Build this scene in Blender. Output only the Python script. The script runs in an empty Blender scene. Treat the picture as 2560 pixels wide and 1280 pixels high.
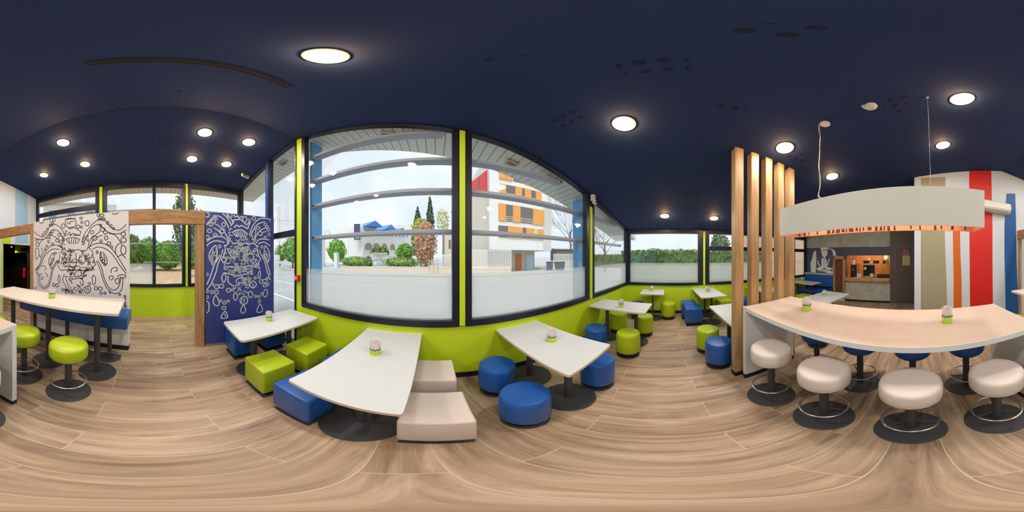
import bpy, bmesh, math, random
from mathutils import Vector, Matrix
R = math.radians
random.seed(7)
SC = bpy.context.scene
COL = SC.collection

# ------------------------------------------------------------------ camera, sky, sun, exposure
H = 1.7                     # camera height, metres; the street wall runs along X at y = 1.84
YAW = 27.0                  # the panorama centre looks 27 degrees clockwise of the street-wall normal
cd = bpy.data.cameras.new('camera'); cam = bpy.data.objects.new('camera', cd); COL.objects.link(cam)
cd.type = 'PANO'
try: cd.panorama_type = 'EQUIRECTANGULAR'
except Exception: pass
try: cd.cycles.panorama_type = 'EQUIRECTANGULAR'
except Exception: pass
cam.location = (0, 0, H); cam.rotation_euler = (R(90), 0, R(-YAW)); cd.clip_start = 0.02; cd.clip_end = 600
SC.camera = cam
vs = SC.view_settings; vs.view_transform = 'Standard'; vs.look = 'None'; vs.gamma = 1; vs.exposure = 0.12
vs.use_curve_mapping = False

W = bpy.data.worlds.new('sky'); SC.world = W; W.use_nodes = True
nt = W.node_tree; bg = nt.nodes['Background']; bg.inputs[1].default_value = 1.0
tc = nt.nodes.new('ShaderNodeTexCoord'); nz = nt.nodes.new('ShaderNodeTexNoise'); rp = nt.nodes.new('ShaderNodeValToRGB')
nz.inputs['Scale'].default_value = 3.0; nz.inputs['Detail'].default_value = 6
nt.links.new(tc.outputs['Generated'], nz.inputs['Vector']); nt.links.new(nz.outputs[0], rp.inputs[0]); nt.links.new(rp.outputs[0], bg.inputs[0])
rp.color_ramp.elements[0].position = .35; rp.color_ramp.elements[0].color = (.72, .83, .90, 1)
rp.color_ramp.elements[1].position = .68; rp.color_ramp.elements[1].color = (.93, .97, 1.0, 1)
sd = bpy.data.lights.new('sun', 'SUN'); sd.energy = 3.0; sd.angle = R(30); sd.color = (1, .97, .92)
so = bpy.data.objects.new('sun', sd); COL.objects.link(so); so.rotation_euler = Vector((.10, .42, -.90)).to_track_quat('-Z', 'Y').to_euler()
LAMP_W = 15.5               # watts of each ceiling downlight
LAMP_COL = (1.0, .975, .95)

# ------------------------------------------------------------------ geometry helpers
def D(px): return R((px - 1280) / 7.11111 + YAW)
def EL(py): return R((640 - py) / 7.11111)
def at_z(px, py, z):
    r = (z - H) / math.tan(EL(py)); return (r * math.sin(D(px)), r * math.cos(D(px)))
def zc(x, y): return min(H + 1.927 - .254 * x - .0304 * y, H + 2.609 + .1162 * x + .0139 * y)    # ceiling height
def on_line(P, Q, px):      # distance along a wall P->Q at a bearing
    a = D(px); dx, dy = math.sin(a), math.cos(a); ux, uy = Q[0] - P[0], Q[1] - P[1]; L = math.hypot(ux, uy); ux /= L; uy /= L
    det = dx * (-uy) - dy * (-ux)
    r = (P[0] * (-uy) - P[1] * (-ux)) / det
    x, y = r * dx, r * dy
    return (x - P[0]) * ux + (y - P[1]) * uy, r
def on_wall(P, Q, px, py):
    s, r = on_line(P, Q, px); return s, H + r * math.tan(EL(py))

class MB:
    def __init__(s): s.v = []; s.f = []
    def quad(s, *p):
        n = len(s.v); s.v += [tuple(q) for q in p]; s.f.append(tuple(range(n, n + len(p)))); return s
    def hexa(s, b, t):
        n = len(s.v); k = len(b); s.v += [tuple(q) for q in b] + [tuple(q) for q in t]
        s.f.append(tuple(n + i for i in reversed(range(k)))); s.f.append(tuple(n + k + i for i in range(k)))
        for i in range(k): j = (i + 1) % k; s.f.append((n + i, n + j, n + k + j, n + k + i))
        return s
    def box(s, c, d, rot=0):
        hx, hy, hz = d[0] / 2, d[1] / 2, d[2] / 2; ca, sa = math.cos(rot), math.sin(rot)
        q = [(c[0] + x * ca - y * sa, c[1] + x * sa + y * ca) for x, y in ((-hx, -hy), (hx, -hy), (hx, hy), (-hx, hy))]
        return s.hexa([(x, y, c[2] - hz) for x, y in q], [(x, y, c[2] + hz) for x, y in q])
    def prism(s, pts, z0, z1):
        return s.hexa([(x, y, z0) for x, y in pts], [(x, y, z1) for x, y in pts])
    def lathe(s, prof, n=32, c=(0, 0, 0), cap=True):
        b = len(s.v); m = len(prof)
        for r, z in prof:
            for i in range(n):
                a = 2 * math.pi * i / n; s.v.append((c[0] + r * math.cos(a), c[1] + r * math.sin(a), c[2] + z))
        for k in range(m - 1):
            for i in range(n):
                j = (i + 1) % n; s.f.append((b + k * n + i, b + k * n + j, b + (k + 1) * n + j, b + (k + 1) * n + i))
        if cap:
            s.f.append(tuple(b + i for i in reversed(range(n)))); s.f.append(tuple(b + (m - 1) * n + i for i in range(n)))
        return s
    def cyl(s, c, r, h, n=24): return s.lathe([(r, 0), (r, h)], n, c)
    def tube(s, pts, r, n=8, closed=False):
        P = [Vector(p) for p in pts]; m = len(P); b = len(s.v); rr = r if hasattr(r, '__len__') else [r] * m
        up = None
        for k in range(m):
            if closed: t = P[(k + 1) % m] - P[k - 1]
            else: t = P[min(k + 1, m - 1)] - P[max(k - 1, 0)]
            t.normalize()
            if up is None: up = Vector((0, 0, 1)) if abs(t.z) < .9 else Vector((1, 0, 0))
            a = t.cross(up)
            if a.length < 1e-4: a = t.cross(Vector((1, .3, 0)))
            a.normalize(); c = a.cross(t); up = c.copy()
            for i in range(n):
                an = 2 * math.pi * i / n; s.v.append(tuple(P[k] + a * (rr[k] * math.cos(an)) + c * (rr[k] * math.sin(an))))
        for k in range(m if closed else m - 1):
            k2 = (k + 1) % m
            for i in range(n):
                j = (i + 1) % n; s.f.append((b + k * n + i, b + k * n + j, b + k2 * n + j, b + k2 * n + i))
        if not closed:
            s.f.append(tuple(b + i for i in reversed(range(n)))); s.f.append(tuple(b + (m - 1) * n + i for i in range(n)))
        return s
    def rbox(s, c, d, bev=.02, seg=3, rot=0):
        bm = bmesh.new(); bmesh.ops.create_cube(bm, size=1)
        for v in bm.verts: v.co = Vector((v.co.x * d[0], v.co.y * d[1], v.co.z * d[2]))
        bmesh.ops.bevel(bm, geom=bm.edges[:], offset=bev, segments=seg, profile=.5, affect='EDGES')
        M = Matrix.Translation(c) @ Matrix.Rotation(rot, 4, 'Z'); b = len(s.v); bm.verts.index_update()
        s.v += [tuple(M @ v.co) for v in bm.verts]; s.f += [tuple(b + v.index for v in f.verts) for f in bm.faces]; bm.free(); return s
    def ball(s, c, r, sub=2, sc=(1, 1, 1), jit=0, rnd=random):
        bm = bmesh.new(); bmesh.ops.create_icosphere(bm, subdivisions=sub, radius=1); b = len(s.v); bm.verts.index_update()
        for v in bm.verts:
            k = 1 + (rnd.uniform(-jit, jit) if jit else 0); s.v.append((c[0] + v.co.x * r * sc[0] * k, c[1] + v.co.y * r * sc[1] * k, c[2] + v.co.z * r * sc[2] * k))
        s.f += [tuple(b + v.index for v in f.verts) for f in bm.faces]; bm.free(); return s
    def build(s, name, m, parent=None, smooth=False, loc=None, mats=None, **props):
        me = bpy.data.meshes.new(name); me.from_pydata(s.v, [], s.f); me.update()
        bm = bmesh.new(); bm.from_mesh(me); bmesh.ops.recalc_face_normals(bm, faces=bm.faces[:]); bm.to_mesh(me); bm.free()
        o = bpy.data.objects.new(name, me); COL.objects.link(o); me.materials.append(m)
        if smooth: 
            for p in me.polygons: p.use_smooth = True
            try: me.set_sharp_from_angle(angle=R(38))
            except Exception: pass
        if parent: o.parent = parent
        if loc: o.location = loc
        for k, v in props.items(): o[k] = v
        return o

def thing(name, label, cat, loc=(0, 0, 0), rz=0, group=None):
    o = bpy.data.objects.new(name, None); COL.objects.link(o); o.empty_display_size = .1
    o.location = loc; o.rotation_euler = (0, 0, rz); o['label'] = label; o['category'] = cat
    if group: o['group'] = group
    return o
def tag(o, label, cat, group=None, kind=None):
    o['label'] = label; o['category'] = cat
    if group: o['group'] = group
    if kind: o['kind'] = kind
    return o
def struct(o): o['kind'] = 'structure'; return o
def dup(root, loc, rz, label, group=None):
    def cp(o, par):
        c = o.copy(); COL.objects.link(c); c.parent = par
        for ch in o.children: cp(ch, c)
        return c
    r = cp(root, None); r.location = loc; r.rotation_euler = (0, 0, rz); r['label'] = label
    if group: r['group'] = group
    return r
def wseg(mb, P, Q, s0, s1, zb, zt, t0, t1):
    """wall piece from s0 to s1 along P->Q, t0..t1 to the left-hand normal of P->Q; zb, zt numbers or functions"""
    L = math.hypot(Q[0] - P[0], Q[1] - P[1]); u = ((Q[0] - P[0]) / L, (Q[1] - P[1]) / L); n = (-u[1], u[0])
    pt = lambda s, t: (P[0] + u[0] * s + n[0] * t, P[1] + u[1] * s + n[1] * t)
    q = [pt(s0, t0), pt(s1, t0), pt(s1, t1), pt(s0, t1)]
    g = lambda z, p: z(*p) if callable(z) else z
    return mb.hexa([(x, y, g(zb, (x, y))) for x, y in q], [(x, y, g(zt, (x, y))) for x, y in q])

# ------------------------------------------------------------------ materials
def srgb(c):
    return tuple(((v / 255) / 12.92 if v <= 10 else ((v / 255 + .055) / 1.055) ** 2.4) for v in c) + (1,)
MATS = {}
def mat(name, rgb, rough=.5, metal=0, spec=.5, bump=0, bscale=40, vary=0, vscale=6, emit=None, estr=0):
    if name in MATS: return MATS[name]
    m = bpy.data.materials.new(name); m.use_nodes = True; n = m.node_tree; b = n.nodes['Principled BSDF']
    c = srgb(rgb) if max(rgb) > 1 else tuple(rgb) + (1,)
    b.inputs['Base Color'].default_value = c; b.inputs['Roughness'].default_value = rough; b.inputs['Metallic'].default_value = metal
    b.inputs['Specular IOR Level'].default_value = spec
    t = n.nodes.new('ShaderNodeTexCoord')
    if vary:
        x = n.nodes.new('ShaderNodeTexNoise'); x.inputs['Scale'].default_value = vscale; x.inputs['Detail'].default_value = 5
        r_ = n.nodes.new('ShaderNodeValToRGB'); n.links.new(t.outputs['Object'], x.inputs['Vector']); n.links.new(x.outputs[0], r_.inputs[0])
        r_.color_ramp.elements[0].position = .3; r_.color_ramp.elements[1].position = .7
        r_.color_ramp.elements[0].color = tuple(v * (1 - vary) for v in c[:3]) + (1,); r_.color_ramp.elements[1].color = tuple(min(1, v * (1 + vary)) for v in c[:3]) + (1,)
        n.links.new(r_.outputs[0], b.inputs['Base Color'])
    if bump:
        x = n.nodes.new('ShaderNodeTexNoise'); x.inputs['Scale'].default_value = bscale; x.inputs['Detail'].default_value = 4
        bp = n.nodes.new('ShaderNodeBump'); bp.inputs['Strength'].default_value = bump; bp.inputs['Distance'].default_value = .01
        n.links.new(t.outputs['Object'], x.inputs['Vector']); n.links.new(x.outputs[0], bp.inputs['Height']); n.links.new(bp.outputs[0], b.inputs['Normal'])
    if emit:
        b.inputs['Emission Color'].default_value = tuple(emit) + (1,); b.inputs['Emission Strength'].default_value = estr
    MATS[name] = m; return m
def wood(name, rgb, rgb2, axis='Z', rough=.5, sc=6):
    m = bpy.data.materials.new(name); m.use_nodes = True; n = m.node_tree; b = n.nodes['Principled BSDF']; b.inputs['Roughness'].default_value = rough
    t = n.nodes.new('ShaderNodeTexCoord'); mp = n.nodes.new('ShaderNodeMapping'); x = n.nodes.new('ShaderNodeTexNoise'); r_ = n.nodes.new('ShaderNodeValToRGB')
    s = {'X': (.35, 5, 5), 'Y': (5, .35, 5), 'Z': (5, 5, .35)}[axis]; mp.inputs['Scale'].default_value = tuple(v * sc / 3 for v in s)
    x.inputs['Scale'].default_value = 2.2; x.inputs['Detail'].default_value = 8; x.inputs['Roughness'].default_value = .65; x.inputs['Distortion'].default_value = .6
    n.links.new(t.outputs['Object'], mp.inputs[0]); n.links.new(mp.outputs[0], x.inputs['Vector']); n.links.new(x.outputs[0], r_.inputs[0]); n.links.new(r_.outputs[0], b.inputs['Base Color'])
    r_.color_ramp.elements[0].position = .32; r_.color_ramp.elements[0].color = srgb(rgb2); r_.color_ramp.elements[1].position = .62; r_.color_ramp.elements[1].color = srgb(rgb)
    MATS[name] = m; return m

GREEN = mat('lime green paint', (188, 216, 26), .55, bump=.15, bscale=160)
NAVYF = mat('dark navy window metal', (22, 28, 46), .4, spec=.4)
WHITE = mat('white paint', (206, 208, 206), .6)
GVIN = mat('lime vinyl', (168, 188, 22), .34, bump=.1, bscale=300)
BVIN = mat('blue vinyl', (26, 84, 160), .33, bump=.1, bscale=300)
BEVIN = mat('beige vinyl', (218, 204, 194), .45, bump=.1, bscale=300)
STEEL = mat('graphite powder coated steel', (62, 62, 64), .5, bump=.15, bscale=400)
CHROME = mat('brushed steel', (205, 205, 202), .25, metal=1)
BLACK = mat('black plastic', (18, 18, 22), .5)
LAMW = mat('white laminate', (224, 226, 226), .35)
LAMH = mat('light ash laminate', (216, 202, 188), .4, vary=.04, vscale=8)
LAMT = mat('white table laminate', (204, 207, 205), .35)
LAMTINT = mat('lamp tinted white laminate', (196, 176, 158), .4, vary=.04, vscale=8)  # white bar top; the lamp's peach light is put into the colour
EDGE = mat('pale table edge band', (206, 188, 166), .5)
OAK = wood('oak', (190, 152, 104), (142, 106, 66), 'Z')
OAKH = wood('oak along the beam', (190, 142, 92), (140, 96, 56), 'Y')
OAKX = wood('oak counter', (206, 160, 100), (150, 108, 62), 'X')
MURALW = mat('off white panel', (226, 224, 222), .55)
MURALB = mat('deep blue panel', (52, 66, 136), .5)
INK = mat('black ink line', (26, 26, 34), .6)
CHALK = mat('chalk white line', (222, 228, 230), .6)
RED = mat('red paint', (205, 30, 20), .5)

def floor_mat():
    m = bpy.data.materials.new('wood look plank tiles'); m.use_nodes = True; n = m.node_tree; L = n.links.new; b = n.nodes['Principled BSDF']
    t = n.nodes.new('ShaderNodeTexCoord'); mp = n.nodes.new('ShaderNodeMapping'); mp.inputs['Rotation'].default_value = (0, 0, R(79 + 180)); mp.inputs['Location'].default_value = (.35, .12, 0)
    L(t.outputs['Object'], mp.inputs[0])
    br = n.nodes.new('ShaderNodeTexBrick'); br.inputs['Scale'].default_value = 1; br.inputs['Brick Width'].default_value = 1.2; br.inputs['Row Height'].default_value = .24
    br.inputs['Mortar Size'].default_value = .0022; br.inputs['Mortar Smooth'].default_value = .2; br.offset = .37
    br.inputs['Color1'].default_value = (0, 0, 0, 1); br.inputs['Color2'].default_value = (1, 1, 1, 1); br.inputs['Mortar'].default_value = (.5, .5, .5, 1)
    L(mp.outputs[0], br.inputs['Vector'])
    # grain stretched along the planks, offset per plank
    sep = n.nodes.new('ShaderNodeMapping'); sep.inputs['Scale'].default_value = (.55, 5.5, 1); L(mp.outputs[0], sep.inputs[0])
    add = n.nodes.new('ShaderNodeVectorMath'); add.operation = 'MULTIPLY_ADD'; L(br.outputs['Color'], add.inputs[0]); add.inputs[1].default_value = (7, 3, 5); L(sep.outputs[0], add.inputs[2])
    g = n.nodes.new('ShaderNodeTexNoise'); g.inputs['Scale'].default_value = 1.6; g.inputs['Detail'].default_value = 9; g.inputs['Roughness'].default_value = .66; g.inputs['Distortion'].default_value = .9
    L(add.outputs[0], g.inputs['Vector'])
    cr = n.nodes.new('ShaderNodeValToRGB'); e = cr.color_ramp.elements; e[0].position = .30; e[0].color = srgb((108, 87, 68)); e[1].position = .66; e[1].color = srgb((190, 165, 137))
    e2 = cr.color_ramp.elements.new(.46); e2.color = srgb((157, 132, 105)); L(g.outputs[0], cr.inputs[0])
    kn = n.nodes.new('ShaderNodeTexVoronoi'); kn.inputs['Scale'].default_value = 1.5; kn.inputs['Randomness'].default_value = 1; mk = n.nodes.new('ShaderNodeMapping'); mk.inputs['Scale'].default_value = (1, 1.7, 1); L(mp.outputs[0], mk.inputs[0]); L(mk.outputs[0], kn.inputs['Vector'])
    kr = n.nodes.new('ShaderNodeValToRGB'); kr.color_ramp.elements[0].position = .02; kr.color_ramp.elements[0].color = (.35, .3, .27, 1); kr.color_ramp.elements[1].position = .09; kr.color_ramp.elements[1].color = (1, 1, 1, 1); L(kn.outputs['Distance'], kr.inputs[0])
    mu = n.nodes.new('ShaderNodeMixRGB'); mu.blend_type = 'MULTIPLY'; mu.inputs[0].default_value = .8; L(cr.outputs[0], mu.inputs[1]); L(kr.outputs[0], mu.inputs[2])
    mx = n.nodes.new('ShaderNodeMixRGB'); L(br.outputs['Fac'], mx.inputs[0]); L(mu.outputs[0], mx.inputs[1]); mx.inputs[2].default_value = srgb((205, 190, 170)); L(mx.outputs[0], b.inputs['Base Color'])
    b.inputs['Roughness'].default_value = .42; b.inputs['Specular IOR Level'].default_value = .4
    bp = n.nodes.new('ShaderNodeBump'); bp.inputs['Strength'].default_value = .12; bp.inputs['Distance'].default_value = .004; L(g.outputs[0], bp.inputs['Height']); L(bp.outputs[0], b.inputs['Normal'])
    return m
def ceil_mat():
    m = bpy.data.materials.new('midnight blue perforated ceiling'); m.use_nodes = True; n = m.node_tree; L = n.links.new; b = n.nodes['Principled BSDF']
    b.inputs['Roughness'].default_value = .75; b.inputs['Specular IOR Level'].default_value = .25
    t = n.nodes.new('ShaderNodeTexCoord'); v = n.nodes.new('ShaderNodeTexVoronoi'); v.inputs['Scale'].default_value = 9; v.inputs['Randomness'].default_value = 0; L(t.outputs['Object'], v.inputs['Vector'])
    lt = n.nodes.new('ShaderNodeMath'); lt.operation = 'LESS_THAN'; lt.inputs[1].default_value = .3; L(v.outputs['Distance'], lt.inputs[0])
    ns = n.nodes.new('ShaderNodeTexVoronoi'); ns.inputs['Scale'].default_value = 1.6; L(t.outputs['Object'], ns.inputs['Vector'])
    g2 = n.nodes.new('ShaderNodeMath'); g2.operation = 'LESS_THAN'; g2.inputs[1].default_value = .28; L(ns.outputs['Distance'], g2.inputs[0])
    mm = n.nodes.new('ShaderNodeMath'); mm.operation = 'MULTIPLY'; L(lt.outputs[0], mm.inputs[0]); L(g2.outputs[0], mm.inputs[1])
    mx = n.nodes.new('ShaderNodeMixRGB'); L(mm.outputs[0], mx.inputs[0]); mx.inputs[1].default_value = (.018, .035, .112, 1); mx.inputs[2].default_value = (.013, .018, .055, 1); L(mx.outputs[0], b.inputs['Base Color'])
    return m
def slat_mat(name, c1, c2, axis, pitch=.13, gap=.012, rot=0):
    m = bpy.data.materials.new(name); m.use_nodes = True; n = m.node_tree; L = n.links.new; b = n.nodes['Principled BSDF']; b.inputs['Roughness'].default_value = .5
    t = n.nodes.new('ShaderNodeTexCoord'); mp = n.nodes.new('ShaderNodeMapping'); mp.inputs['Rotation'].default_value = (0, 0, rot); sp = n.nodes.new('ShaderNodeSeparateXYZ'); L(t.outputs['Object'], mp.inputs[0]); L(mp.outputs[0], sp.inputs[0])
    d = n.nodes.new('ShaderNodeMath'); d.operation = 'PINGPONG'; d.inputs[1].default_value = pitch / 2; L(sp.outputs[axis], d.inputs[0])
    lt = n.nodes.new('ShaderNodeMath'); lt.operation = 'LESS_THAN'; lt.inputs[1].default_value = gap / 2; L(d.outputs[0], lt.inputs[0])
    mx = n.nodes.new('ShaderNodeMixRGB'); L(lt.outputs[0], mx.inputs[0]); mx.inputs[1].default_value = srgb(c1); mx.inputs[2].default_value = srgb(c2); L(mx.outputs[0], b.inputs['Base Color'])
    return m
def glass_mat():
    m = bpy.data.materials.new('clear window glass'); m.use_nodes = True; n = m.node_tree; L = n.links.new; n.nodes.remove(n.nodes['Principled BSDF'])
    o = n.nodes['Material Output']; a = n.nodes.new('ShaderNodeBsdfTransparent'); a.inputs[0].default_value = (.985, .993, .995, 1); g = n.nodes.new('ShaderNodeBsdfGlossy'); g.inputs['Roughness'].default_value = .01
    fr = n.nodes.new('ShaderNodeFresnel'); fr.inputs[0].default_value = 1.35; mu = n.nodes.new('ShaderNodeMath'); mu.operation = 'MULTIPLY'; mu.inputs[1].default_value = .18; L(fr.outputs[0], mu.inputs[0])
    mx = n.nodes.new('ShaderNodeMixShader'); L(mu.outputs[0], mx.inputs[0]); L(a.outputs[0], mx.inputs[1]); L(g.outputs[0], mx.inputs[2]); L(mx.outputs[0], o.inputs[0]); return m
def frost_mat():      # film: frosted white with thin clear lines at its upper and lower edge
    m = bpy.data.materials.new('frosted window film'); m.use_nodes = True; n = m.node_tree; L = n.links.new; n.nodes.remove(n.nodes['Principled BSDF']); o = n.nodes['Material Output']
    a = n.nodes.new('ShaderNodeBsdfTransparent'); tl = n.nodes.new('ShaderNodeBsdfTranslucent'); tl.inputs[0].default_value = (.93, .96, .95, 1); df = n.nodes.new('ShaderNodeBsdfDiffuse'); df.inputs[0].default_value = (.8, .83, .82, 1)
    m1 = n.nodes.new('ShaderNodeMixShader'); m1.inputs[0].default_value = .3; L(tl.outputs[0], m1.inputs[1]); L(df.outputs[0], m1.inputs[2])
    t = n.nodes.new('ShaderNodeTexCoord'); sp = n.nodes.new('ShaderNodeSeparateXYZ'); L(t.outputs['Object'], sp.inputs[0])
    r_ = n.nodes.new('ShaderNodeValToRGB'); mr = n.nodes.new('ShaderNodeMapRange'); mr.inputs['From Min'].default_value = .9; mr.inputs['From Max'].default_value = 1.5; L(sp.outputs['Z'], mr.inputs[0]); L(mr.outputs[0], r_.inputs[0])
    cr = r_.color_ramp; cr.interpolation = 'CONSTANT'; cr.elements[0].position = 0; cr.elements[0].color = (.68,) * 3 + (1,); cr.elements[1].position = .06; cr.elements[1].color = (.15,) * 3 + (1,)
    for p, v in ((.07, .68), (.11, .2), (.12, .68), (.17, .2), (.178, .68), (.84, .2), (.85, .68), (.89, .25), (.905, .68), (.935, .2), (.955, .75), (.975, .1), (.99, .6)):
        e = cr.elements.new(p); e.color = (v,) * 3 + (1,)
    m2 = n.nodes.new('ShaderNodeMixShader'); L(r_.outputs[0], m2.inputs[0]); L(a.outputs[0], m2.inputs[1]); L(m1.outputs[0], m2.inputs[2]); L(m2.outputs[0], o.inputs[0]); return m
GLASS = glass_mat(); FROST = frost_mat()

# ------------------------------------------------------------------ room shell
A = (-4.65, 1.84); B = (4.45, 1.84); C = (5.2, -4.44); Pk = (1.0, -5.70); S = (.71, -3.48); E_ = (-3.75, -4.5)
SE = (-3.75, -4.495)
fl = MB().prism([(-5.2, 1.95), (4.6, 1.95), (5.9, -8.2), (-4.5, -8.2)], -.14, 0)
struct(fl.build('floor', floor_mat()))
def ridge(y): return -1.842 - .1197 * y
def lx(y): return -4.65 + .142 * (1.84 - y)       # left wall line
def rx(y): return 4.45 + .1194 * (1.84 - y)       # right wall line
cl = MB()
for q in ([(ridge(1.84), 1.84), (rx(1.84), 1.84), (rx(-8), -8), (ridge(-8), -8)], [(lx(1.84), 1.84), (ridge(1.84), 1.84), (ridge(-8), -8), (lx(-8), -8)]):
    cl.hexa([(x, y, zc(x, y)) for x, y in q], [(x, y, zc(x, y) + .22) for x, y in q])
struct(cl.build('ceiling', ceil_mat()))

def wall(name, P, Q, segs, m, t0=0, t1=.16):
    mb = MB()
    for s0, s1, z0, z1 in segs: wseg(mb, P, Q, s0, s1, z0, z1, t0, t1)
    return struct(mb.build(name, m))
Lf = B[0] - A[0]; X0 = A[0]
f = lambda x: x - X0
wall('wall_front', A, B, [(f(-2.03), Lf, 0, .85)], GREEN)
wall('baseboard_front', A, B, [(f(-1.95), Lf, 0, .09)], BLACK, -.014, 0)
# right wall: B -> C, outward is to the left-hand side of the walk B->C reversed, so walk C -> B
LR = math.dist(B, C); LL = math.dist(A, E_)
wall('wall_right', C, B, [(0, LR, 0, .85)], GREEN, -.16, 0)
wall('baseboard_right', C, B, [(0, LR, 0, .09)], BLACK, 0, .014)
wall('wall_left', A, E_, [(0, LL, 0, .86)], GREEN, -.16, 0)
# note: wseg's left normal for C->B points into the room (negative t is outside); for A->E_ it points into the room too

WN = [0]
def window(P, Q, s0, s1, out, z0=.85, zt=None, top=.025, side=.07, bot=.08, mull=(), trans=(), frost=True, fmat=NAVYF, frost_spans=None, gl_in=.05):
    """window_n > frame, glass, frosted film; out = +1/-1 side of the outdoor normal"""
    WN[0] += 1; zt = zt or zc
    zf = (lambda x, y: zt(x, y)) if callable(zt) else (lambda x, y: zt)
    fr = MB(); a, b = (-.03, .07) if out > 0 else (-.07, .03)
    wseg(fr, P, Q, s0, s0 + side, z0, zf, a, b); wseg(fr, P, Q, s1 - side, s1, z0, zf, a, b)
    wseg(fr, P, Q, s0 + side, s1 - side, z0, z0 + bot, a, b); wseg(fr, P, Q, s0 + side, s1 - side, lambda x, y: zf(x, y) - top, zf, a, b)
    for s, w in mull: wseg(fr, P, Q, s - w / 2, s + w / 2, z0 + bot, lambda x, y: zf(x, y) - top, a + .002, b - .002)
    for sa, sb, za, zb in trans: wseg(fr, P, Q, sa, sb, za, zb, a + .004, b - .004)
    o = struct(fr.build('window_%d' % WN[0], fmat))
    g = MB(); t = gl_in * .5 * out
    wseg(g, P, Q, s0 + side * .5, s1 - side * .5, z0 + bot * .5, lambda x, y: zf(x, y) - top * .5, t - .003, t + .003)
    g.build('glass_pane', GLASS, o)
    if frost:
        h = MB(); t2 = t - .006 * out
        for sa, sb in (frost_spans or [(s0 + side, s1 - side)]): 
            L = math.dist(P, Q); u = ((Q[0] - P[0]) / L, (Q[1] - P[1]) / L); n = (-u[1], u[0])
            pt = lambda s, z: (P[0] + u[0] * s + n[0] * t2, P[1] + u[1] * s + n[1] * t2, z)
            h.quad(pt(sa, z0 + bot), pt(sb, z0 + bot), pt(sb, 1.5), pt(sa, 1.5))
        h.build('frosted_film', FROST, o)
    return o
TN = [0]
def trim(P, Q, s0, s1, z0, z1, t0, t1, m):
    TN[0] += 1; mb = MB(); wseg(mb, P, Q, s0, s1, z0, z1, t0, t1); return struct(mb.build('trim_%d' % TN[0], m))
ztop = lambda x, y: zc(x, y) - .002
# street side
window(A, B, f(-1.943), f(.262), 1)
window(A, B, f(.345), f(2.505), 1)
window(A, B, f(2.62), Lf - .02, 1)
window(A, B, f(-2.965), f(-2.085), 1, z0=0.0, side=.035, bot=.06, trans=[(f(-2.93), f(-2.12), 2.05, 2.16)], frost=False)
window(A, B, f(-4.64), f(-3.05), 1, z0=0.0, side=.05, bot=.06, frost=False)
trim(A, B, f(-3.05), f(-2.965), 0, ztop, -.05, .08, mat('blue window post', (40, 58, 110), .4))
trim(A, B, f(-2.085), f(-1.945), 0, ztop, -.012, .05, GREEN)
trim(A, B, f(.262), f(.345), .85, ztop, -.012, .08, NAVYF); trim(A, B, f(.272), f(.335), .87, lambda x, y: zc(x, y) - .03, -.045, -.012, GREEN)
trim(A, B, f(2.505), f(2.62), .85, ztop, -.012, .08, NAVYF); trim(A, B, f(2.535), f(2.59), .87, lambda x, y: zc(x, y) - .25, -.045, -.012, GREEN)
# left side, walk A -> E_; its left normal points into the room, outdoors is -1
sL = lambda px: on_line(A, E_, px)[0]
zl = lambda x, y: zc(x, y)
window(A, E_, .02, sL(472), -1, z0=.86, top=.13, side=.06, frost=False)
window(A, E_, sL(460), sL(262), -1, z0=.86, top=.13, side=.05, mull=[(sL(385.5), .085)], frost_spans=[(sL(382), sL(264))])
window(A, E_, sL(244), LL, -1, z0=.86, top=.13, side=.06, trans=[(sL(244), LL, 3.08, 3.22)], frost=False)
for a_, b_ in ((474, 458), (264, 242)):
    trim(A, E_, sL(a_), sL(b_), .86, ztop, -.07, .012, NAVYF)
trim(A, E_, sL(468.5), sL(463.5), .88, lambda x, y: zc(x, y) - .06, .012, .06, GREEN)
trim(A, E_, sL(257), sL(250.5), .88, lambda x, y: zc(x, y) - .06, .012, .06, GREEN)
trim(A, E_, sL(91), sL(87), .88, ztop, .03, .06, GREEN)
# right side, walk C -> B; left normal points into... checked: outdoors is -1
sR = lambda px: on_line(C, B, px)[0]
window(C, B, sR(1751), LR - .02, -1, top=.08)
window(C, B, sR(1950), sR(1767), -1, top=.08, trans=[(sR(1950), sR(1767), 1.86, 1.98)])
window(C, B, .02, sR(1962), -1, top=.08, trans=[(.02, sR(1962), 1.86, 1.98)], frost=False)
trim(C, B, sR(1767), sR(1751), .85, ztop, -.07, .012, NAVYF); trim(C, B, sR(1762), sR(1757.5), .87, lambda x, y: zc(x, y) - .05, .012, .05, GREEN)
trim(C, B, sR(1962), sR(1950), .85, ztop, -.07, .012, NAVYF)
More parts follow.
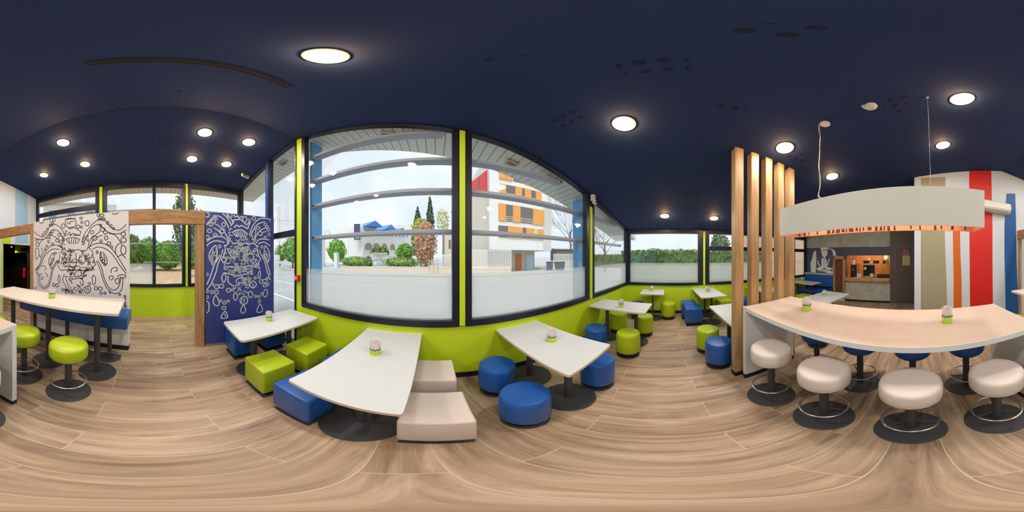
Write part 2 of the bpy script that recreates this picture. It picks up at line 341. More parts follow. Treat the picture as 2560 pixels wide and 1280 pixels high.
# striped wall with the corridor doorway: walk S -> SE; left normal points outwards (away from the room)?  room is on the right-hand... handled by sign
LS = math.dist(S, SE); sS = lambda px: on_line(S, SE, px)[0]
d0, d1 = sS(2568), sS(2638)
SW = mat('striped wall white', (202, 210, 218), .6)
sw = MB()
_uy, _ux = (SE[1] - S[1]) / LS, (SE[0] - S[0]) / LS
sr = (ridge(S[1]) - S[0]) / (_ux + .1197 * _uy)          # where the ceiling ridge meets this wall
for a_, b_, z0, z1 in ((0, sr, 0, zc), (sr, d0, 0, zc), (d0, d1, 2.06, zc), (d1, LS + .2, 0, zc)): wseg(sw, S, SE, a_, b_, z0, z1, 0, .14)
sw = struct(sw.build('wall_back', SW))
def stripe(pts, m, nm='painted_stripe', lab=None):
    """a painted band on the striped wall from left and right edge curves [(px,py)...]"""
    mb = MB(); u = ((SE[0] - S[0]) / LS, (SE[1] - S[1]) / LS); n = (-u[1], u[0])
    def w(px, py):
        s, z = on_wall(S, SE, px, py); x = S[0] + u[0] * s; y = S[1] + u[1] * s
        z = max(.0, min(z, zc(x, y) - .003)); return (x - n[0] * .003, y - n[1] * .003, z)
    L_, R_ = pts
    for i in range(len(L_) - 1): mb.quad(w(*L_[i]), w(*R_[i]), w(*R_[i + 1]), w(*L_[i + 1]))
    o = mb.build(nm, m, sw)
    if lab: o['label'] = lab
stripe(([(2290, 446), (2293, 540), (2297, 600), (2296, 700), (2297, 860)], [(2364, 443), (2362, 540), (2362, 600), (2366, 700), (2369, 860)]), mat('khaki paint', (158, 150, 122), .6), lab='wide khaki painted stripe')
stripe(([(2382, 575), (2383, 640), (2384, 700), (2384, 860)], [(2400, 575), (2401, 640), (2404, 700), (2404, 860)]), mat('orange paint', (204, 98, 14), .55), lab='narrow orange painted stripe')
stripe(([(2423, 420), (2423, 560), (2424, 640), (2425, 760), (2427, 880)], [(2478, 420), (2481, 560), (2481, 640), (2482, 760), (2483, 880)]), RED, lab='broad red painted stripe')
stripe(([(2516, 484), (2511, 560), (2511, 640), (2513, 720), (2514, 860)], [(2538, 484), (2540, 560), (2541, 640), (2544, 720), (2545, 860)]), mat('stripe blue paint', (24, 84, 150), .55), lab='blue painted stripe by the oak frame')
stripe(([(2598, 470), (2598, 609)], [(2628, 470), (2630, 609)]), mat('pale blue paint', (152, 186, 214), .6), lab='pale blue painted stripe over the doorway')
stripe(([(2564, 596), (2564, 900)], [(2568, 596), (2568, 900)]), GREEN, lab='lime green edge of the doorway')
stripe(([(2568, 590), (2568, 609)], [(2587, 590), (2587, 609)]), GREEN, lab='lime green patch above the doorway')
# return wall at the right end of the striped wall
rt = MB(); wseg(rt, S, Pk, 0, math.dist(S, Pk) + .1, 0, zc, 0, -.14); struct(rt.build('wall_return', SW))
# kitchen wall: Pk -> C
LK = math.dist(Pk, C); sK = lambda px: on_line(Pk, C, px)[0]
h0, h1 = sK(2225), sK(2115)
CONC = mat('grey concrete render', (178, 178, 166), .8, vary=.14, vscale=4, bump=.2, bscale=30)
BROWN = mat('dark brown panel', (98, 88, 82), .55)
NAVYW = mat('slate navy wall paint', (78, 80, 102), .6)
kw = MB()
wseg(kw, Pk, C, h1, LK + .1, 0, 2.03, -.14, 0); wseg(kw, Pk, C, h0, h1, 1.72, 2.03, -.14, 0)
kw = struct(kw.build('wall_kitchen', NAVYW))
k2 = MB(); wseg(k2, Pk, C, h0, LK + .1, 2.03, zc, -.15, .01); k2.build('concrete_band', CONC, kw)
k3 = MB(); wseg(k3, Pk, C, h0, h1 + .02, .08, .80, -.14, .04); k3.build('concrete_counter_front', CONC, kw)
k3 = MB(); wseg(k3, Pk, C, h0, h1 + .02, 0, .08, -.14, .02); k3.build('dark_plinth', BLACK, kw)
kb = MB(); wseg(kb, Pk, C, -.1, h0, 0, zc, -.14, .03); kb = struct(kb.build('wall_brown', BROWN))
dr = MB(); wseg(dr, Pk, C, .02, sK(2240), .01, 2.0, .03, .06); dr = struct(dr.build('door_1', mat('dark taupe door', (90, 80, 74), .5)))
hd = MB(); wseg(hd, Pk, C, sK(2284), sK(2281), 1.0, 1.03, .06, .11); hd.build('door_handle', CHROME, dr, label='steel door handle')
dt = MB(); wseg(dt, Pk, C, sK(2240), sK(2238), 0, 2.02, .03, .05); wseg(dt, Pk, C, 0, sK(2238), 2.0, 2.03, .03, .05); dt.build('door_frame', mat('brown frame', (112, 100, 92), .5), dr)
# ------------------------------------------------------------------ corridor behind the doorway
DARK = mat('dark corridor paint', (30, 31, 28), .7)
uS = ((SE[0] - S[0]) / LS, (SE[1] - S[1]) / LS); nS = (-uS[1], uS[0])
sg = 1 if (nS[1] < 0) else -1
def sp_(s, t): return (S[0] + uS[0] * s + nS[0] * t * sg, S[1] + uS[1] * s + nS[1] * t * sg)
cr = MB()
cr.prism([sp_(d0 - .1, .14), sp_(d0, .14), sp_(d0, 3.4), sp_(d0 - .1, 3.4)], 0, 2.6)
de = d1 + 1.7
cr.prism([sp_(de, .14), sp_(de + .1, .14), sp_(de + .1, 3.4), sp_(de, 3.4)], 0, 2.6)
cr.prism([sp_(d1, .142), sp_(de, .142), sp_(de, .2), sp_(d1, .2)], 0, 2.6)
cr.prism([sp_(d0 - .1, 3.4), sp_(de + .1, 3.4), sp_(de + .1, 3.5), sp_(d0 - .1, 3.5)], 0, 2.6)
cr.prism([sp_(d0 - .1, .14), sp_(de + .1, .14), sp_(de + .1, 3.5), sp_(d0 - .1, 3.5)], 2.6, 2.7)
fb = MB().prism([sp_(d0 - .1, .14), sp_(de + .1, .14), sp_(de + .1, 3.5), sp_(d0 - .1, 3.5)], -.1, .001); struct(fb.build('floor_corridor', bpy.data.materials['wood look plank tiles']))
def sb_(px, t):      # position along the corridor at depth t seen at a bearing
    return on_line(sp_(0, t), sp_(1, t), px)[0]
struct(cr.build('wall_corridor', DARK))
g_ = MB(); g_.prism([sp_(sb_(2601, 1.0), 1.0), sp_(sb_(2650, 1.0), 1.0), sp_(sb_(2650, 1.0), 1.08), sp_(sb_(2601, 1.0), 1.08)], 1.83, 2.58); TN[0] += 1; struct(g_.build('trim_%d' % TN[0], GREEN))
for t0_, t1_, m_ in ((-.004, .03, GREEN), (.03, .142, DARK)):
    g_ = MB(); g_.prism([sp_(d1 - .014, t0_), sp_(d1 - .001, t0_), sp_(d1 - .001, t1_), sp_(d1 - .014, t1_)], 0.002, 2.058); TN[0] += 1; struct(g_.build('trim_%d' % TN[0], m_))
# ------------------------------------------------------------------ eaves and sun louvres outside the glass
sof = [((-5.35, 1.99), (-2.06, 1.99), (-2.06, 2.56), (-5.35, 2.56)), ((-2.06, 1.99), (5.1, 1.99), (5.1, 2.56), (-2.06, 2.56))]
def soffit(name, quads, m):
    mb = MB()
    for q in quads: mb.hexa([(x, y, zc(x, y) - .005) for x, y in q], [(x, y, zc(x, y) + .12) for x, y in q])
    o = struct(mb.build(name, m)); return o
soffit('trim_soffit_front', [((-5.3, 1.845), (ridge(2), 1.845), (ridge(2), 2.58), (-5.3, 2.58)), ((ridge(2), 1.845), (5.2, 1.845), (5.2, 2.58), (ridge(2), 2.58))], slat_mat('white slatted eaves', (214, 216, 208), (120, 124, 124), 0))
soffit('trim_soffit_left', [((lx(1.84) - .65, 1.84), (lx(1.84) - .01, 1.84), (lx(-5) - .01, -5), (lx(-5) - .65, -5))], slat_mat('white slatted eaves side', (200, 200, 192), (120, 124, 124), 1))
soffit('trim_soffit_right', [((rx(1.84) + .01, 1.84), (rx(1.84) + .14, 1.84), (rx(-5) + .14, -5), (rx(-5) + .01, -5))], slat_mat('white slatted eaves far', (214, 216, 208), (120, 124, 124), 1))
LOUV = mat('grey painted louvre', (160, 168, 182), .5)
FIN = mat('blue cladding fin', (92, 158, 214), .5)
def bar(name, pts, label, m=LOUV, w=.15, h=.055, grp='sun louvres outside the glass'):
    (x0, y0, z0), (x1, y1, z1) = pts; a = math.atan2(y1 - y0, x1 - x0); L = math.hypot(x1 - x0, y1 - y0)
    o = thing(name, label, 'sunshade', ((x0 + x1) / 2, (y0 + y1) / 2, (z0 + z1) / 2), a, grp)
    MB().rbox((0, 0, 0), (L, w, h), .012, 2).build('blade', m, o)
    for k in (-.5, .5): MB().box((k * (L - .06), -w * .25, -.0), (.03, w * .5, h * 1.4)).build('bracket', m, o)
    return o
bar('sun_louvre', ((-1.85, 2.02, H + 1.86), (.15, 2.02, H + 1.86)), 'grey sun louvre highest behind the big left street window, just under the eaves')
bar('sun_louvre', ((-1.85, 2.04, H + 1.35), (1.95, 2.04, H + 1.33)), 'grey sun louvre second from the top across the big street windows')
bar('sun_louvre', ((-1.85, 2.04, H + .85), (4.3, 2.04, H + .85)), 'grey sun louvre crossing the cypress tops and the orange shutters')
bar('sun_louvre', ((-1.85, 2.04, H + .30), (4.3, 2.04, H + .30)), 'lowest grey sun louvre behind the big street windows')
bar('sun_louvre', ((lx(1.7) - .22, 1.7, 3.02), (lx(-4.4) - .22, -4.4, 3.02)), 'grey louvre outside the left windows above the oak beam', w=.1)
bar('sun_louvre', ((lx(1.7) - .22, 1.7, 2.05), (lx(-4.4) - .22, -4.4, 2.05)), 'pale louvre rail outside the left windows at mid height', w=.06, h=.04)
bar('sun_louvre', ((lx(1.7) - .22, 1.7, 1.52), (lx(-1) - .22, -1.0, 1.52)), 'lower pale rail outside the left windows by the dry ground', w=.05, h=.035)
for x, lb in ((-1.9, 'blue vertical cladding fin at the left end of the big street window'), (2.56, 'blue vertical cladding fin at the right end of the big street windows')):
    o = thing('cladding_fin', lb, 'cladding fin', (x, 2.12, 0), 0, 'blue fins'); zt_ = zc(x, 2.2) - .03
    MB().rbox((0, 0, zt_ / 2 - .05), (.05, .27, zt_ + .1), .008, 2).build('fin_panel', FIN, o); MB().box((0, -.11, 1.4), (.06, .03, .1)).build('fixing_bracket', LOUV, o)
o = thing('cladding_fin', 'blue cladding fin outside the far right window near the mural', 'cladding fin', (rx(-4.0) + .32, -3.9, 0), 0, 'blue fins')
MB().rbox((0, 0, 1.1), (.30, .10, 2.5), .008, 2).build('fin_panel', FIN, o)

# eaves fittings
def eave_box(x, y, lab):
    o = thing('soffit_light', lab, 'outdoor light', (x, y, zc(x, y) - .03), 0, 'eaves lights'); o.rotation_euler = (0, R(14.2) if x > ridge(y) else R(-6.6), 0)
    MB().rbox((0, 0, 0), (.2, .12, .03), .006, 2).build('housing', mat('cream lamp housing', (170, 172, 160), .5), o)
    MB().rbox((0, 0, -.02), (.13, .075, .012), .003, 2).build('grille', mat('grey lamp grille', (110, 114, 112), .5), o)
eave_box(-.62, 2.07, 'square eaves light over the big left street window')
eave_box(1.10, 2.17, 'square eaves light over the big right street window')
eave_box(-2.85, 2.12, 'faint square eaves fitting over the glass door')

# ------------------------------------------------------------------ partition: blue mural, oak portal, white mural
def strokes(P, Q, crop, polys, circles, width, off, m, name, parent, scribs, seed):
    """line drawing on a panel. crop = (x0, y0, scale): drawing coordinates to photo bearings, which are then laid on the panel plane P->Q"""
    rnd = random.Random(seed); mb = MB(); L = math.dist(P, Q); u = ((Q[0] - P[0]) / L, (Q[1] - P[1]) / L); n = (-u[1], u[0])
    def w(c):
        s, z = on_wall(P, Q, crop[0] + c[0] / crop[2], crop[1] + c[1] / crop[2]); return Vector((s, z))
    def ribbon(pts, closed=False, wd=width):
        k = len(pts)
        for i in range(k if closed else k - 1):
            a, b = pts[i], pts[(i + 1) % k]; d = b - a
            if d.length < 1e-5: continue
            d.normalize(); e = Vector((-d.y, d.x)) * wd / 2; a2, b2 = a - d * wd * .3, b + d * wd * .3
            q = [a2 + e, a2 - e, b2 - e, b2 + e]
            if any(v.x < .004 or v.x > L - .004 or v.y > strokes.top - .004 or v.y < .1 for v in q): continue
            mb.quad(*[(P[0] + u[0] * v.x + n[0] * off, P[1] + u[1] * v.x + n[1] * off, v.y) for v in q])
    def smooth(c, closed=False):
        out = []; k = len(c)
        for i in range(k if closed else k - 1):
            g = (lambda j: c[j % k]) if closed else (lambda j: c[max(0, min(k - 1, j))])
            p0, p1, p2, p3 = g(i - 1), g(i), g(i + 1), g(i + 2)
            for t in (0, .25, .5, .75):
                out.append(tuple(.5 * (2 * p1[a] + (p2[a] - p0[a]) * t + (2 * p0[a] - 5 * p1[a] + 4 * p2[a] - p3[a]) * t * t + (3 * p1[a] - p0[a] - 3 * p2[a] + p3[a]) * t ** 3) for a in (0, 1)))
        if not closed: out.append(c[-1])
        return out
    for c in polys:
        jag = isinstance(c, tuple) and c[0] == 'z'
        if jag: ribbon([w(p) for p in c[1]])
        else:
            cl_ = c[0] == c[-1]; cc = c[:-1] if cl_ else c
            ribbon([w(p) for p in smooth(cc, cl_)], cl_)
    for x, y, r in circles:
        ph = rnd.uniform(0, 6); ec = rnd.uniform(.85, 1.15)
        ribbon([w((x + r * math.cos(ph + a * 2 * math.pi / 16) * ec, y + r * math.sin(ph + a * 2 * math.pi / 16) / ec)) for a in range(17)])
    for x0, y0, x1, y1, cnt, ln in scribs:
        for _ in range(cnt):
            x, y = rnd.uniform(x0, x1), rnd.uniform(y0, y1); a = rnd.choice([rnd.uniform(1.0, 2.1), rnd.uniform(0, 6.3)]); pts = [(x, y)]
            for _k in range(rnd.randint(3, 7)):
                a += rnd.uniform(-1.3, 1.3); x += math.cos(a) * ln * rnd.uniform(.4, 1.1); y += math.sin(a) * ln * rnd.uniform(.4, 1.1)
                x = min(max(x, x0), x1); y = min(max(y, y0), y1); pts.append((x, y))
            ribbon([w(p) for p in (smooth(pts) if rnd.random() < .6 else pts)], wd=width * .85)
    return mb.build(name, m, parent)

# white mural panel
WP, WQ = (-2.49, -.80), (-2.215, -2.76)
def slab2(P, Q, z0, z1, t0, t1, s0=0, s1=None):
    mb = MB(); wseg(mb, P, Q, s0, math.dist(P, Q) if s1 is None else s1, z0, z1, t0, t1); return mb
wp = thing('mural_panel', 'off-white partition panel with a black line drawing of an ornate chandelier', 'partition', (0, 0, 0))
slab2(WP, WQ, .09, 2.44, -.13, 0).build('panel', MURALW, wp); slab2(WP, WQ, 0, .09, -.12, .012).build('plinth', BLACK, wp)
strokes.top = 2.44
PW = [[(28, 300), (70, 340), (120, 370), (170, 355), (200, 300), (225, 240), (270, 205), (330, 225), (380, 270), (410, 330), (420, 360)],
 [(35, 385), (90, 400), (150, 400), (190, 370), (230, 310), (280, 275), (330, 290), (370, 330), (390, 380)],
 [(90, 490), (105, 440), (140, 405), (190, 385), (240, 392)], [(230, 345), (300, 370), (350, 430), (390, 510)],
 [(40, 800), (100, 720), (130, 640), (180, 550), (240, 490), (300, 475), (350, 490), (400, 530)], [(60, 810), (120, 720), (160, 620), (210, 560), (270, 525), (350, 530)],
 [(95, 850), (105, 960), (150, 1008), (200, 985), (230, 900), (260, 780), (315, 675)], [(75, 850), (85, 970), (140, 1025), (210, 1005), (250, 890), (275, 780), (330, 670)],
 [(48, 530), (75, 515), (92, 560), (85, 620), (50, 650), (48, 530)], [(120, 510), (140, 560), (112, 620), (90, 600)], [(30, 1020), (48, 1030), (60, 1010)],
 [(270, 575), (225, 640), (215, 700), (240, 740), (282, 640), (270, 575)], [(110, 620), (120, 660), (80, 760), (40, 800)],
 [(435, 400), (470, 385), (520, 378), (570, 385), (612, 405)], [(440, 400), (475, 455)], [(470, 395), (490, 460)], [(505, 390), (510, 460)], [(537, 390), (530, 460)], [(567, 392), (552, 462)], [(612, 405), (572, 455)],
 [(440, 140), (428, 190), (450, 240), (500, 250), (555, 225), (562, 170), (520, 135), (440, 140)], ('z', [(415, 110), (440, 150), (560, 130), (572, 90)]), [(450, 185), (480, 205), (490, 180), (530, 170)],
 ('z', [(450, 352), (480, 308), (500, 345), (530, 322), (570, 342), (610, 352), (630, 305), (545, 252), (465, 268)]),
 ('z', [(420, 360), (440, 340), (415, 330), (450, 300), (425, 290)]), ('z', [(390, 380), (410, 420), (395, 440), (420, 470)]),
 [(640, 440), (665, 345), (720, 265), (780, 200), (850, 150), (900, 138)], [(900, 138), (950, 175), (1000, 240), (1060, 275), (1130, 278), (1205, 212)],
 [(640, 440), (690, 400), (725, 320), (760, 255), (810, 220), (860, 212), (900, 245), (960, 300), (1040, 330), (1130, 325), (1205, 280)],
 [(720, 490), (745, 410), (810, 350), (870, 300)], [(735, 500), (790, 400), (850, 365), (900, 350)],
 [(735, 500), (780, 470), (850, 450), (930, 460), (1000, 500), (1060, 570), (1120, 660), (1205, 800)],
 [(780, 525), (840, 500), (910, 510), (980, 545), (1050, 620), (1120, 730), (1205, 840)], [(985, 325), (1060, 345), (1110, 400), (1150, 470)],
 [(1120, 450), (1075, 500), (1070, 570), (1100, 620), (1150, 600), (1200, 640)], [(1150, 480), (1200, 510), (1190, 590), (1140, 570), (1150, 480)],
 [(840, 670), (890, 760), (920, 880), (960, 980), (1020, 1045), (1080, 1040), (1120, 980), (1140, 880)],
 [(825, 680), (870, 780), (900, 890), (950, 1010), (1020, 1080), (1090, 1092), (1150, 1040), (1165, 900)],
 [(880, 560), (870, 640), (910, 710), (960, 715), (955, 640), (910, 565)], [(885, 560), (888, 640)], [(915, 600), (935, 660), (930, 700)],
 [(1015, 830), (1018, 785), (1055, 760), (1085, 765), (1090, 800), (1060, 810)], [(1000, 920), (990, 880), (1030, 870), (1040, 900), (1010, 925)], [(1065, 930), (1080, 970), (1110, 960), (1115, 915), (1075, 905), (1065, 930)],
 [(1090, 880), (1130, 855), (1195, 860), (1190, 890), (1110, 895)], [(85, 830), (60, 825), (70, 850), (120, 850), (130, 835)], [(105, 880), (125, 915), (145, 900), (130, 870)], [(120, 745), (150, 740), (180, 770), (165, 800)], [(170, 830), (200, 860), (185, 880)],
 [(340, 870), (333, 920), (352, 955), (362, 900), (350, 860), (340, 870)], [(790, 860), (770, 890), (780, 970), (805, 975), (815, 900), (790, 860)],
 ('z', [(350, 575), (385, 565), (380, 540), (420, 530), (410, 500), (440, 555), (500, 535), (540, 545), (600, 530), (640, 555), (700, 540), (720, 500), (775, 555), (780, 610)]),
 ('z', [(360, 600), (340, 690), (325, 720), (350, 770), (370, 800)]), ('z', [(780, 600), (800, 690), (815, 720), (780, 760), (770, 800)]),
 [(375, 800), (440, 790), (520, 800), (600, 790), (680, 805), (760, 770)], [(390, 640), (430, 690), (455, 705)], [(410, 620), (445, 660), (458, 700)], [(560, 580), (570, 690), (560, 760)], [(620, 600), (600, 680), (640, 720), (690, 660), (660, 590)],
 [(560, 900), (640, 895), (690, 850)], [(430, 900), (470, 1000), (460, 1040)], [(405, 870), (395, 930), (440, 1000)], [(600, 900), (650, 920), (655, 990)], [(705, 1000), (665, 1025), (675, 1070), (710, 1090), (750, 1060), (745, 1010), (705, 1000)],
 [(690, 1020), (700, 1060)], [(715, 1015), (722, 1060)], [(340, 470), (400, 520)], [(1000, 40), (1040, 75), (1090, 75), (1120, 45)], [(90, 175), (120, 195), (160, 175)]]
CW = [(140, 342, 13), (168, 312, 14), (195, 272, 14), (235, 222, 15), (265, 205, 17), (250, 170, 20), (285, 155, 15), (220, 370, 15), (240, 330, 15), (262, 300, 18), (213, 430, 15), (190, 490, 15), (170, 530, 10), (350, 345, 20), (330, 415, 25), (300, 578, 14), (265, 462, 15),
 (265, 660, 17), (245, 700, 11), (235, 730, 11), (250, 765, 13), (280, 985, 18), (325, 988, 20), (395, 1045, 15), (430, 1050, 11), (68, 415, 18), (72, 470, 22), (400, 230, 25), (630, 130, 14), (640, 185, 15), (635, 245, 14), (590, 240, 22),
 (705, 195, 30), (770, 310, 22), (800, 385, 32), (950, 385, 23), (985, 455, 23), (1020, 500, 15), (835, 565, 15), (885, 425, 16), (905, 275, 28), (940, 312, 24), (880, 225, 15), (970, 190, 16), (1010, 228, 16), (1045, 262, 13), (895, 95, 22), (915, 145, 20), (865, 140, 16), (850, 90, 18), (1172, 410, 34), (1170, 335, 28),
 (820, 1025, 22), (875, 1030, 24), (885, 1090, 17), (935, 1090, 14), (1000, 1078, 12), (1125, 1108, 11), (735, 970, 16), (630, 1055, 17), (890, 650, 18), (915, 680, 18), (935, 725, 14), (480, 540, 16), (520, 550, 18), (485, 600, 12), (485, 640, 12), (483, 685, 12), (500, 840, 12), (650, 560, 16), (340, 690, 15), (790, 690, 12), (700, 790, 16), (1190, 1130, 12), (1188, 1165, 11), (1188, 1215, 14), (1195, 1255, 12)]
strokes(WP, WQ, (80, 520, 5.12), PW, CW, .0125, .004, INK, 'chandelier_line_drawing', wp, [(360, 560, 780, 700, 26, 28), (350, 690, 800, 800, 26, 24), (410, 790, 700, 880, 20, 22), (430, 900, 650, 1090, 20, 24), (480, 330, 620, 350, 5, 14), (640, 340, 720, 470, 7, 22), (380, 360, 420, 480, 6, 20)], 3)
# blue mural panel
BP, BQ = (-2.70, 1.77), (-2.71, .44)
bp_ = thing('mural_panel', 'deep blue partition panel with a white chandelier drawing beside the glass door', 'partition', (0, 0, 0))
slab2(BP, BQ, .05, 2.46, -.12, 0).build('panel', MURALB, bp_); slab2(BP, BQ, 0, .05, -.11, .004).build('plinth', mat('grey plinth', (120, 124, 130), .5), bp_)
strokes.top = 2.46
PB = [[(70, 200), (110, 150), (170, 95), (230, 100), (290, 150), (330, 230)], [(250, 60), (310, 110), (360, 200)], [(280, 50), (340, 100), (380, 180)], [(170, 180), (220, 210), (270, 260), (325, 360)], [(160, 228), (210, 260), (250, 310)],
 [(70, 390), (130, 345), (200, 325), (270, 335), (320, 380)], [(70, 440), (120, 395), (190, 375), (275, 395)], [(180, 430), (120, 490), (103, 560), (130, 620), (150, 655), (195, 545), (180, 430)], [(150, 480), (140, 520)], [(185, 430), (185, 480)],
 [(72, 890), (120, 780), (160, 660), (225, 540)], [(80, 930), (130, 860), (180, 740), (205, 640), (242, 545)], [(260, 480), (247, 530)],
 [(370, 275), (410, 255), (460, 248), (500, 262), (542, 297)], [(375, 278), (412, 325)], [(405, 268), (425, 330)], [(430, 262), (440, 325)], [(458, 262), (458, 328)], [(488, 268), (475, 332)], [(515, 280), (492, 335)], [(540, 300), (510, 340)],
 ('z', [(355, 205), (385, 150), (365, 145), (395, 135), (460, 130), (535, 195)]), ('z', [(392, 222), (418, 193), (445, 215), (480, 200), (545, 238), (575, 150), (540, 185)]), ('z', [(390, 80), (400, 105), (430, 90), (450, 115), (480, 95), (500, 110)]),
 [(565, 310), (590, 230), (630, 165), (690, 120), (790, 128), (800, 150)], [(580, 325), (610, 250), (660, 185), (740, 158)], [(622, 400), (640, 320), (700, 250), (770, 225)], [(640, 400), (690, 355), (790, 365)], [(665, 410), (730, 390), (800, 432)], [(700, 320), (720, 280), (760, 270)],
 [(745, 430), (788, 500), (795, 560), (772, 622), (735, 520), (745, 430)], [(700, 535), (740, 620), (765, 720), (800, 822)], [(720, 535), (770, 640), (800, 765)], [(680, 480), (692, 530)],
 [(180, 1000), (150, 1060), (165, 1105), (208, 1115), (215, 1070), (180, 1000)], [(405, 960), (382, 1010), (400, 1055), (430, 1020), (405, 960)], [(500, 1008), (455, 1050), (478, 1095), (530, 1090), (542, 1030), (500, 1008)], [(480, 1030), (470, 1080)], [(510, 1025), (500, 1080)], [(495, 1110), (465, 1170), (490, 1205), (520, 1170), (495, 1110)],
 [(575, 950), (550, 990), (575, 1025), (605, 990), (575, 950)], [(610, 833), (570, 870), (598, 915), (645, 880), (610, 833)], [(600, 860), (610, 900)], [(745, 930), (720, 990), (750, 1018), (772, 960), (745, 930)], [(680, 1100), (648, 1185), (705, 1185), (710, 1140), (680, 1100)], [(285, 1180), (240, 1255), (315, 1250), (285, 1180)], [(280, 1210), (295, 1245)],
 [(275, 740), (247, 800), (270, 850), (297, 800), (275, 740)], [(680, 720), (662, 770), (680, 808), (692, 750), (680, 720)], [(70, 1060), (100, 1090), (100, 1170), (75, 1200)], [(320, 780), (325, 850), (380, 890)],
 ('z', [(275, 430), (300, 425), (330, 400), (310, 390), (345, 370), (380, 410), (420, 400), (470, 420), (520, 400), (560, 420), (600, 400), (650, 430), (668, 440)]), ('z', [(290, 460), (270, 550), (243, 590), (280, 640), (275, 700)]), ('z', [(650, 440), (665, 540), (692, 585), (660, 640), (680, 700)]),
 [(280, 680), (360, 670), (450, 680), (540, 665), (640, 670)], [(310, 470), (350, 540), (400, 580)], [(340, 465), (380, 530), (400, 570)], [(500, 480), (500, 600)], [(540, 480), (530, 590)], [(280, 740), (360, 760), (400, 780), (470, 765), (540, 750), (600, 700)], [(410, 850), (420, 820), (480, 790), (500, 850)], [(440, 850), (500, 860), (530, 850)]]
CB = [(168, 100, 14), (182, 125, 14), (152, 150, 22), (125, 187, 20), (108, 262, 22), (86, 335, 20), (270, 190, 22), (255, 262, 26), (225, 440, 15), (170, 305, 18), (85, 80, 22), (175, 525, 20), (135, 555, 15), (130, 600, 15), (155, 640, 14), (665, 228, 18), (685, 290, 23), (745, 190, 15), (765, 215, 15), (780, 250, 15), (788, 302, 15), (708, 445, 13), (510, 130, 28), (340, 85, 26), (745, 335, 13), (615, 120, 20), (565, 140, 14),
 (745, 515, 17), (770, 545, 13), (770, 590, 13), (190, 900, 24), (245, 893, 24), (187, 963, 22), (135, 960, 15), (145, 870, 12), (325, 940, 22), (370, 935, 13), (395, 905, 15), (230, 1060, 13), (278, 1082, 18), (322, 1063, 12), (272, 1142, 20), (698, 840, 20), (740, 835, 22), (740, 885, 18), (775, 870, 14), (765, 805, 12), (635, 1008, 11), (672, 1012, 13), (680, 1066, 15), (545, 897, 17), (437, 705, 15), (630, 800, 13), (710, 980, 12),
 (420, 450, 13), (420, 495, 13), (420, 540, 13), (460, 415, 20), (300, 690, 16), (655, 670, 12), (565, 810, 14), (560, 845, 12), (80, 760, 14), (85, 950, 14), (80, 1020, 16)]
strokes(BP, BQ, (500, 520, 4.574), PB, CB, .019, .004, CHALK, 'chandelier_line_drawing', bp_, [(285, 440, 655, 560, 30, 24), (250, 560, 690, 680, 36, 22), (330, 670, 600, 760, 26, 20), (410, 770, 570, 880, 14, 20), (430, 880, 560, 990, 7, 18), (330, 230, 370, 390, 6, 16), (590, 240, 640, 380, 6, 16), (400, 340, 560, 400, 10, 16)], 5)
# oak portal between the panels and the one to the corridor
pt_ = thing('oak_portal', 'oak post and lintel framing the gap between the blue and white murals', 'door frame', (0, 0, 0))
MB().prism([(-2.83, .27), (-2.70, .27), (-2.70, .42), (-2.83, .42)], 0, 2.24).build('post', OAK, pt_)
lt_ = MB(); lt_.hexa([(-2.83, .435, 2.24), (-2.70, .435, 2.24), (-2.49, -.80, 2.22), (-2.62, -.82, 2.22)], [(-2.83, .435, 2.47), (-2.70, .435, 2.47), (-2.49, -.80, 2.45), (-2.62, -.82, 2.45)]); lt_.build('lintel', OAKH, pt_)
for k in range(12): MB().box((-2.695, .425, .16 + k * .175), (.03, .012, .075)).build('edge_notch', mat('dark brown notch', (60, 40, 24), .7), pt_, label='dark notch in the post edge')  # small dark brown blocks along the post edge
p2 = thing('oak_portal', 'oak post and lintel over the way to the dark corridor', 'door frame', (0, 0, 0))
MB().prism([(-2.335, -2.76), (-2.215, -2.76), (-2.20, -2.86), (-2.32, -2.86)], 0, 2.42).build('post', OAK, p2)
lt_ = MB(); lt_.hexa([(-2.32, -2.86, 2.22), (-2.20, -2.86, 2.22), (-1.86, -4.06, 2.16), (-1.98, -4.09, 2.16)], [(-2.32, -2.86, 2.42), (-2.20, -2.86, 2.42), (-1.86, -4.06, 2.40), (-1.98, -4.09, 2.40)]); lt_.build('lintel', OAKH, p2)
MB().prism([(-1.975, -4.02), (-1.905, -4.0), (-1.895, -4.06), (-1.965, -4.08)], 0, 2.18).build('post', OAK, p2)

# ------------------------------------------------------------------ oak screen posts beside the bar
nB = (.213, -.977); uB = (.977, .213)
q0 = (1.80, -.50)
ordn = ['nearest the window aisle, tallest in view', 'second from the window aisle', 'middle one of the five', 'fourth from the window aisle', 'last one, nearest the lamp shade']
for k in range(5):
    s = k * .223; x, y = q0[0] + nB[0] * (s + .055) + uB[0] * .05, q0[1] + nB[1] * (s + .055) + uB[1] * .05
    o = thing('screen_post', 'floor to ceiling oak screen post, ' + ordn[k], 'post', (x, y, 0), math.atan2(uB[1], uB[0]), 'oak screen posts')
    v = []
    mb = MB(); ca, sa = uB
    b = [(-.05, -.055), (.05, -.055), (.05, .055), (-.05, .055)]
    zt_ = [zc(x + p * ca - q * sa, y + p * sa + q * ca) - .002 for p, q in b]
    mb.hexa([(p, q, .08) for p, q in b], [(p, q, z) for (p, q), z in zip(b, zt_)]); mb.build('post_shaft', OAK, o)
    MB().box((0, 0, .04), (.104, .114, .08)).build('foot', BLACK, o)

